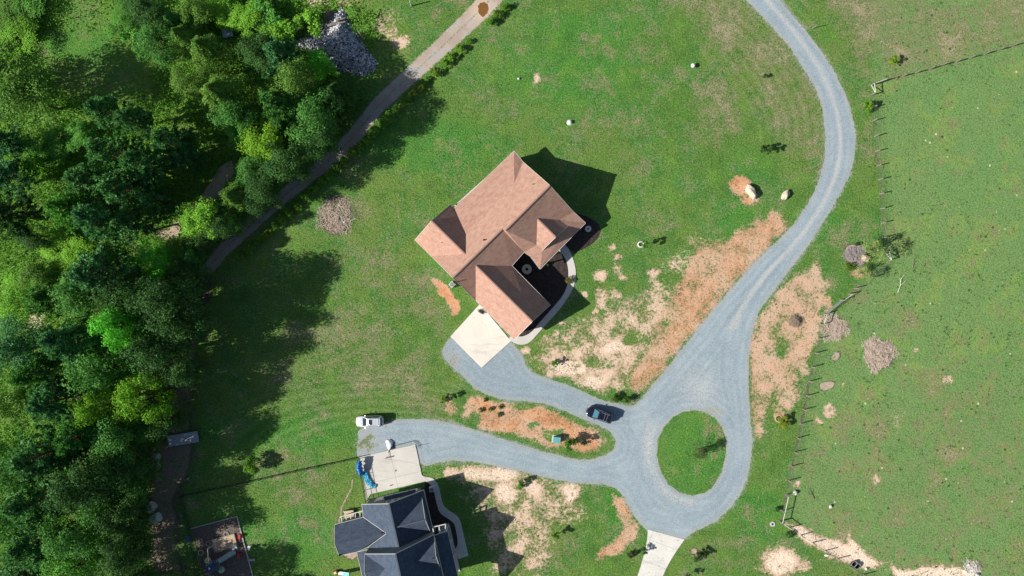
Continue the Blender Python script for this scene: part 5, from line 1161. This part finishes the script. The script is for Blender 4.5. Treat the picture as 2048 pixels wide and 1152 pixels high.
c = wx(1113,878); t = empty('utility_box', (c.x, c.y, 0), R(-6), 'teal metal utility box on the clay island', 'utility box')
m_teal = simple('teal_metal', (.13,.36,.36), .5, var=.1); m = MB(); m.box((0,0,.5), (1.15,.95,.9)); m.build('cabinet', m_teal, t, bevel=.03)
m = MB(); m.box((0,0,.98), (1.22,1.02,.08)); m.build('lid', m_teal, t, bevel=.02); m = MB(); m.box((0,0,.04), (1.5,1.3,.12)); m.build('pad', m_c3, t); m = MB(); m.box((0,-.5,.6), (.1,.06,.2)); m.build('handle', m_dark, t)
def post(label, px, py, h, r=.06, tilt=(0,0), name='marker_post', mat=None):
    c = wx(px, py); m = MB(); m.tube([(0,0,-.2),(0,0,h)], [r*1.1, r], 8); o = m.build(name, mat or m_post); o.location = (c.x, c.y, 0); o.rotation_euler = (tilt[0], tilt[1], 0); return tag(o, label, 'post')
post('lone thin post right of the gravel road near the top edge', 1625,57, 1.7); post('pale post on the rough grass at the top edge beside the scrub', 823,12, 2.0, .1, mat=m_rail)
post('short leaning dark post in the shade right of the woods', 413,676, 1.2, .05, (0,.3))
# planter ring with sapling
def ring_planter(label, px, py, r, inner, z=.35, mat=None, tiers=False, cat='planter', name='planter_ring'):
    c = wx(px, py); t = empty(name, (c.x, c.y, 0), 0, label, cat); m = MB(); m.lathe([(inner,0),(inner,z),(r,z),(r*1.04,z*.5),(r,0)], n=30); m.build('ring', mat or m_c3, t, smooth=False)
    m = MB(); m.lathe([(0,z*.6),(inner,z*.6)], n=24); m.build('soil', m_mulch, t); return t
ring_planter('white plastic ring around a young tree on the lawn right of the walk', 1281,489, .52, .36, .25, m_white)
p = wx(1287,489); tree('young_tree', 'bright green young tree with a long shadow beside the white ring', 'tree', p.x, p.y, 'sap0', 2.9, .7, (.09,.30,.02), rz=1)
ring_planter('large round concrete ring with a dark centre in the shaded courtyard', 1053.5,538.5, .80, .26, .5, m_c1); ring_planter('small round concrete ring with a dark centre beside the porch corner', 1176,458, .50, .16, .5, m_c1)
ring_planter('small sandy ring around a stump left of the lower fence corner', 1545,1048, .42, .2, .12, m_chip)
ring_planter('low brick edging ring beside the sparse yellow tree', 1557,837, .62, .45, .12, simple('clay_edging', (.50,.36,.22), .9))
# ------------------------------------------------------------------ barbecue grill, air conditioner
c = wx(963,623); t = empty('barbecue_grill', (c.x, c.y, .1), R(-30), 'black covered barbecue grill at the top of the garage apron', 'grill'); m = MB(); m.box((0,0,.45), (.85,.55,.8)); m.build('cart', m_dark, t, bevel=.05); m = MB(); m.box((0,0,.98), (.75,.5,.28), top=.75); m.build('lid', m_dark, t, bevel=.08)
for s in (-1, 1): m = MB(); m.box((s*.55,0,.8), (.25,.42,.04)); m.build('side_shelf', m_grey, t)
def aircon(label, px, py, rz=0):
    c = wx(px, py); t = empty('air_conditioner', (c.x, c.y, 0), rz, label, 'air conditioner'); m = MB(); m.box((0,0,.45), (.85,.85,.8)); m.build('casing', simple('pale_casing', (.50,.52,.52), .5), t, bevel=.04)
    m = MB(); m.lathe([(.0,.0),(.34,.0),(.36,.03),(.30,.04),(.28,.01)], (0,0,.86), 20)
    for k in range(6): a = k*math.pi/6; m.bar((-.33*math.cos(a), -.33*math.sin(a), .89), (.33*math.cos(a), .33*math.sin(a), .89), .015)
    m.build('fan_grille', m_grey, t)
aircon('pale air conditioner beside the curved walk of the dark roofed house', 864.5,976.5, R(10)); aircon('grey air conditioner at the tan house side wall', 905,569, R(45))
# box lounger on the lawn
c = wx(699.5,1027.5); t = empty('garden_lounger', (c.x, c.y, 0), R(6), 'beige cushioned lounger on the grass left of the dark roofed house', 'lounger'); m_bei = simple('beige_fabric', (.56,.46,.32), .9, var=.06)
m = MB(); m.box((0,0,.2), (1.7,1.4,.16)); m.build('frame', m_post, t)
for k in range(3): m = MB(); m.box((0, .46-.46*k, .36+.03*(k == 0)), (1.62,.44,.16)); m.build('cushion', m_bei, t, bevel=.05)
m = MB(); m.box((0,.68,.6), (1.65,.16,.45)); m.build('backrest', m_bei, t, bevel=.05)
for sx in (-1, 1):
    for sy in (-1, 1): m = MB(); m.box((sx*.75, sy*.6, .07), (.08,.08,.14)); m.build('leg', m_post, t)
# toddler slide and red toy
c = wx(690,1144); t = empty('garden_slide', (c.x, c.y, 0), R(8), 'white and turquoise slide against the dark roofed house', 'slide'); m = MB()
P = [(-1.1,.18),(-.75,.2),(-.2,.55),(.4,.95),(.9,1.15)]
for (x0, z0), (x1, z1), mi in zip(P[:-1], P[1:], (0,0,1,1)): m.box(((x0+x1)/2, 0, (z0+z1)/2), (math.hypot(x1-x0, z1-z0)+.02, .5, .04), M=Matrix.Rotation(-math.atan2(z1-z0, x1-x0), 3, 'Y'), mi=mi)
m.build('chute', [m_white, simple('turquoise_plastic', (.10,.60,.52), .4)], t)
for s in (-1, 1): m = MB(); [m.bar((x0, s*.27, z0+.06), (x1, s*.27, z1+.06), .05, .14) for (x0, z0), (x1, z1) in zip(P[:-1], P[1:])]; m.build('side_rail', m_white, t)
for s in (-1, 1): m = MB(); m.bar((.9, s*.25, 0), (.9, s*.25, 1.15), .06); m.build('leg', m_white, t)
m_tr = simple('red_plastic', (.55,.03,.03), .4); m_y = simple('yellow_plastic', (.70,.62,.30), .5)
def toycar(label, px, py, rz, col=None):
    c = wx(px, py); t = empty('toy_car', (c.x, c.y, .03), rz, label, 'toy'); m = MB(); m.box((0,0,.25), (.75,.42,.26)); m.build('body', col or m_tr, t, bevel=.06); m = MB(); m.box((.02,0,.6), (.4,.38,.05)); [m.bar((x,y,.35),(x*.7,y,.6),.035) for x in (-.25,.25) for y in (-.17,.17)]; m.build('canopy', m_y if col is None else m_tr, t)
    for x in (-.25,.25):
        for y in (-.22,.22): m = MB(); m.tube([(x,y-.04,.12),(x,y+.04,.12)], .12, 12); m.build('wheel', m_dark, t)
toycar('red and white toy car on the grass left of the turquoise slide', 672,1143, .4, None); toycar('red toy car by the right border of the play yard', 481,1072, 1.2, m_tr); toycar('red toy car near the climbing frame ladder', 480,1108, -.3, m_tr)
# ------------------------------------------------------------------ planked trailer and round bales
c = wx(366,878,.7); t = empty('flatbed_trailer', (c.x, c.y, 0), R(9.5), 'grey planked flatbed trailer in the shade at the edge of the woods', 'trailer')
m_plank = simple('grey_planks', (.40,.42,.46), .8, var=.25, scale=2)
m = MB()
for k in range(9): m.box((0, -.84+.21*k, .72), (5.1, .19, .05))
m.build('deck', m_plank, t); m = MB(); [m.bar((-2.6,s*.97,.7),(2.6,s*.97,.7),.08,.12) for s in (-1,1)]; [m.bar((x,-.95,.62),(x,.95,.62),.08,.1) for x in (-2.58,-1.3,0,1.3,2.58)]; m.build('chassis', m_dark, t)
m = MB(); m.bar((-2.6,.6,.6),(-3.5,0,.5),.08); m.bar((-2.6,-.6,.6),(-3.5,0,.5),.08); m.build('drawbar', m_dark, t)
for x in (.2, 1.0):
    for s in (-1, 1): m = MB(); m.tube([(x,s*.88-.1,.32),(x,s*.88+.1,.32)], .32, 16); w_ = m.build('wheel', m_tyre, t); m = MB(); m.tube([(x,s*.99-.02,.32),(x,s*.99+.02,.32)], .16, 12); m.build('rim', m_rim, w_)
def bale(label, px, py, rz, r=.72, L=1.6, col=(.30,.33,.28)):
    c = wx(px, py, r); t = empty('round_bale', (c.x, c.y, 0), rz, label, 'bale', 'round bales by the woods'); m = MB(); n = 24; P = []; rs = []
    for k in range(13): P.append((-L/2+L*k/12, 0, r)); rs.append(r*(1-.10*(k in (0,12)))*(1+.02*math.sin(k*2.6)))
    m.tube(P, rs, n); m.build('wrap', simple('bale_wrap', col, .6, var=.3, scale=4), t, smooth=False); m = MB(); [m.tube([(-L/2+L*f-.02,0,r),(-L/2+L*f+.02,0,r)], r*1.015, 24) for f in (.25,.5,.75)]; m.build('binding', m_grey, t); return t
bale('upper bale of the pair side by side under the trees near the trailer', 308,915, 0); bale('lower bale of the pair side by side under the trees near the trailer', 308,932.5, 0)
bale('plain tilted bale above the sun flecked one near the play yard', 302,1015, .9, .75, 1.5, (.38,.42,.38)); bale('sun flecked pale bale nearest the play yard', 311,1037, .5, .8, 1.5, (.45,.50,.46))
# ------------------------------------------------------------------ play yard
A_ = R(15)
def yard(px, py): c = wx(px, py); return (c.x, c.y, .03)
b_ = [wx(382.6,1056.7), wx(474.3,1032.4), wx(506,1152), wx(512,1176)]
t = empty('yard_border', tuple(b_[0]), 0, 'pale timber border around the dark play yard', 'border')
for a, b in ((b_[0], b_[1]), (b_[1], b_[2]), (b_[2], b_[3])): m = MB(); m.bar(a-b_[0]+Vector((0,0,.1)), b-b_[0]+Vector((0,0,.1)), .12, .2); m.build('beam', m_rail, t)
# sandpit
t = empty('sandpit', yard(449,1086), A_, 'square sandpit of light sand with a timber frame in the play yard', 'sandpit'); m = MB(); m.box((0,0,.06), (3.9,2.1,.1)); m.build('sand', simple('pit_sand', (.50,.38,.26), .95, var=.25, scale=2.5), t)
for s in (-1, 1): m = MB(); m.box((0,s*1.12,.12), (4.1,.1,.22)); m.build('frame_board', m_post, t); m = MB(); m.box((s*2.02,0,.12), (.1,2.14,.22)); m.build('frame_board', m_post, t)
# climbing tower with slides
t = empty('climbing_frame', yard(437,1123), R(22), 'play tower with a dark blue canopy, a long pale slide and a blue slide', 'climbing frame')
m_navy = simple('navy_canvas', (.03,.07,.14), .7, var=.3); m = MB()
for x in (-.7,.7):
    for y in (-.65,.65): mm = MB(); mm.bar((x,y,0),(x,y,2.5),.1); mm.build('tower_post', m_post, t)
m.box((0,0,1.3), (1.5,1.4,.08)); m.build('platform', m_post, t)
m = MB(); m.raw([(-.9,-.85,2.3),(.9,-.85,2.3),(.9,.85,2.3),(-.9,.85,2.3),(-.9,0,2.85),(.9,0,2.85)], [(0,1,5,4),(2,3,4,5),(0,4,3),(1,2,5)]); k_ = m.build('canopy', m_navy, t); sm = k_.modifiers.new('s','SOLIDIFY'); sm.thickness = .03
m = MB(); st = [((.28 if i % 2 == 0 else .11)*math.cos(i*math.pi/5+1.57), (.28 if i % 2 == 0 else .11)*math.sin(i*math.pi/5+1.57)) for i in range(10)]
m.prism(st, 0, .03); s_ = m.build('star', m_white, k_); s_.location = (-.25,.1,2.86); s_.rotation_euler = (0,0,.3)
def chute(name, x0, y0, z0, x1, y1, z1, w, mat):
    a, b = Vector((x0,y0,z0)), Vector((x1,y1,z1)); mm = MB(); mm.bar(a, b, w, .05); s = (b-a).cross(Vector((0,0,1))).normalized()*w/2
    for q in (s, -s): mm.bar(a+q+Vector((0,0,.08)), b+q+Vector((0,0,.08)), .06, .16)
    return mm.build(name, mat, t)
chute('long_slide', .75,.3,1.35, 3.3,.55,.15, .75, simple('pale_grey_plastic', (.36,.42,.43), .5)); chute('blue_slide', -.75,-.5,1.2, -2.1,-1.2,.15, .6, simple('blue_plastic_slide', (.02,.09,.30), .4))
m = MB(); m.box((.9,.3,1.36), (.35,.5,.1)); m.build('slide_top', m_white, t, bevel=.03)
m = MB(); m.tube([(-.4,.7,2.2),(.3,3.0,2.2)], .06, 8); m.bar((.3,3.0,2.2),(-.3,3.1,0),.08); m.bar((.3,3.0,2.2),(.9,3.0,0),.08); m.build('swing_beam', m_rail, t)
m = MB(); [m.bar((.05,1.9+y,2.2),(.05,1.9+y,.5),.012) for y in (-.2,.2)]; m.box((.05,1.9,.48), (.2,.45,.04)); m.build('swing', m_dark, t)
m = MB(); m.bar((-.8,.5,.9),(-.8,-.5,.9),.05,1.4); m.build('climbing_wall', m_white, t)
t = empty('play_dish', yard(418,1119), .3, 'pale yellow round water table left of the play tower', 'toy'); m = MB(); m.lathe([(0,.36),(.3,.36),(.5,.5),(.55,.5),(.5,.34),(0,.3)], n=24); m.build('bowl', m_y, t); m = MB(); [m.bar((x,y,0),(x,y,.36),.05) for x in (-.3,.3) for y in (-.3,.3)]; m.build('legs', m_y, t); m = MB(); m.tube([(.1,0,.36),(.1,0,.62)], .05, 8); m.build('spout', m_dark, t)
t = empty('sand_turtle', yard(443,1139), .3, 'pale green domed lid toy below the play tower', 'toy'); m = MB(); m.lathe([(.56,0),(.55,.18),(.42,.36),(.2,.44),(0,.46)], n=24); m.build('lid', simple('mint_plastic', (.36,.50,.42), .5), t, smooth=True); m = MB(); m.box((.55,0,.15), (.2,.3,.14)); m.build('head', simple('mint_plastic_b', (.33,.46,.38), .5), t, bevel=.04)
for k, (px, py, r) in enumerate([(453,1068,.38),(417,1087.5,.36),(402,1105,.42)]):
    cc = yard(px, py); m = MB(); n = 24; m.tube([(r*math.cos(2*math.pi*j/n), r*math.sin(2*math.pi*j/n), .08) for j in range(n+1)], .05, 6, cap=False); o = m.build('toy_hoop', m_y if k == 2 else m_rail); o.location = cc
    tag(o, ['pale hoop lying at the top edge of the sandpit','pale hoop lying left of the sandpit','yellowish hoop lying at the left side of the play yard'][k], 'hoop', 'hoops in the play yard')
m = MB(); n = 24; m.tube([(.24*math.cos(2*math.pi*j/n), .24*math.sin(2*math.pi*j/n), .16) for j in range(n+1)], .05, 6, cap=False); o = m.build('toy_hoop', simple('pink_plastic', (.6,.2,.4), .5)); o.location = yard(437,1093); tag(o, 'small pink hoop lying in the sandpit', 'hoop')
t = empty('play_table', yard(471,1092), A_, 'small white square table at the corner of the sandpit', 'table'); m = MB(); m.box((0,0,.55), (.85,.7,.06)); m.build('table_top', m_white, t, bevel=.02)
for x in (-.36,.36):
    for y in (-.28,.28): m = MB(); m.box((x,y,.26), (.06,.06,.52)); m.build('leg', m_white, t)
def chair(label, px, py, rz, mat, h=.75):
    cc = wx(px, py); t = empty('garden_chair', (cc.x, cc.y, 0), rz, label, 'chair'); m = MB(); m.box((0,0,.42), (.5,.5,.05)); m.build('seat', mat, t, bevel=.02); m = MB(); m.box((-.25,0,.72), (.05,.5,.6)); m.build('backrest', mat, t, bevel=.02)
    for x in (-.2,.2):
        for y in (-.2,.2): m = MB(); m.box((x,y,.2), (.05,.05,.4)); m.build('leg', mat, t)
    for y in (-.27,.27): m = MB(); m.box((0,y,.62), (.45,.05,.04)); m.build('armrest', mat, t)
chair('white garden chair on the grass right of the play yard', 500,1093, R(160), simple('lilac_white', (.55,.55,.66), .5))
t = empty('garden_bench', (*wx(505,1118).xy, 0), R(5), 'low brown bench on the grass right of the play yard', 'bench'); m = MB(); m.box((0,0,.42), (1.0,.4,.06)); m.build('seat', m_plank, t)
for s in (-1,1): m = MB(); m.box((s*.42,0,.2), (.08,.36,.4)); m.build('leg', m_post, t)
m = MB(); m.box((0,.2,.65), (1.0,.05,.35)); m.build('backrest', m_plank, t)
t = empty('splash_bucket', (*wx(377.5,1077).xy, 0), 0, 'blue round plastic ball pool outside the left border of the play yard', 'paddling pool'); m = MB(); m.lathe([(0,.05),(.42,.05),(.5,.3),(.56,.3),(.52,0),(0,0)], n=22); m.build('pool_wall', simple('sky_blue_plastic', (.03,.22,.40), .4), t); m = MB(); m.lathe([(0,.2),(.46,.2)], n=22); m.build('water', m_glass, t)
# small bits: metal scraps in the woods, plank on the pad
for k, (px, py, w, d, rz) in enumerate([(327,60,1.6,1.2,.5),(455,66,1.7,1.3,.2)]):
    c = wx(px, py, .8); m = MB()
    for j in range(8): m.box((-w/2+w*(j+.5)/8, 0, .03*(j % 2)), (w/8*1.02, d, .02))
    o = m.build('metal_sheet', simple('galvanised_sheet', (.36,.40,.52), .45, metal=.3, var=.3)); o.location = (c.x, c.y, .8 if k else .9); o.rotation_euler = (.08,.05,rz); tag(o, ['corrugated metal sheet in the dark gap of the upper woods, left one','corrugated metal sheet right of the olive evergreen'][k], 'metal sheet', 'metal sheets in the woods')
m = MB(); m.box((0,0,.14), (.5,.14,.06)); o = m.build('wood_scrap', m_bark); c = wx(783,970); o.location = (c.x, c.y, 0); o.rotation_euler = (0,0,.35); tag(o, 'small brown wood scrap on the parking pad near the garage', 'scrap')
m = MB(); m.box((0,0,.14), (.12,.26,.06)); o = m.build('wood_scrap', m_bark); c = wx(791.5,941); o.location = (c.x, c.y, 0); tag(o, 'tiny dark scrap in the middle of the parking pad', 'scrap')
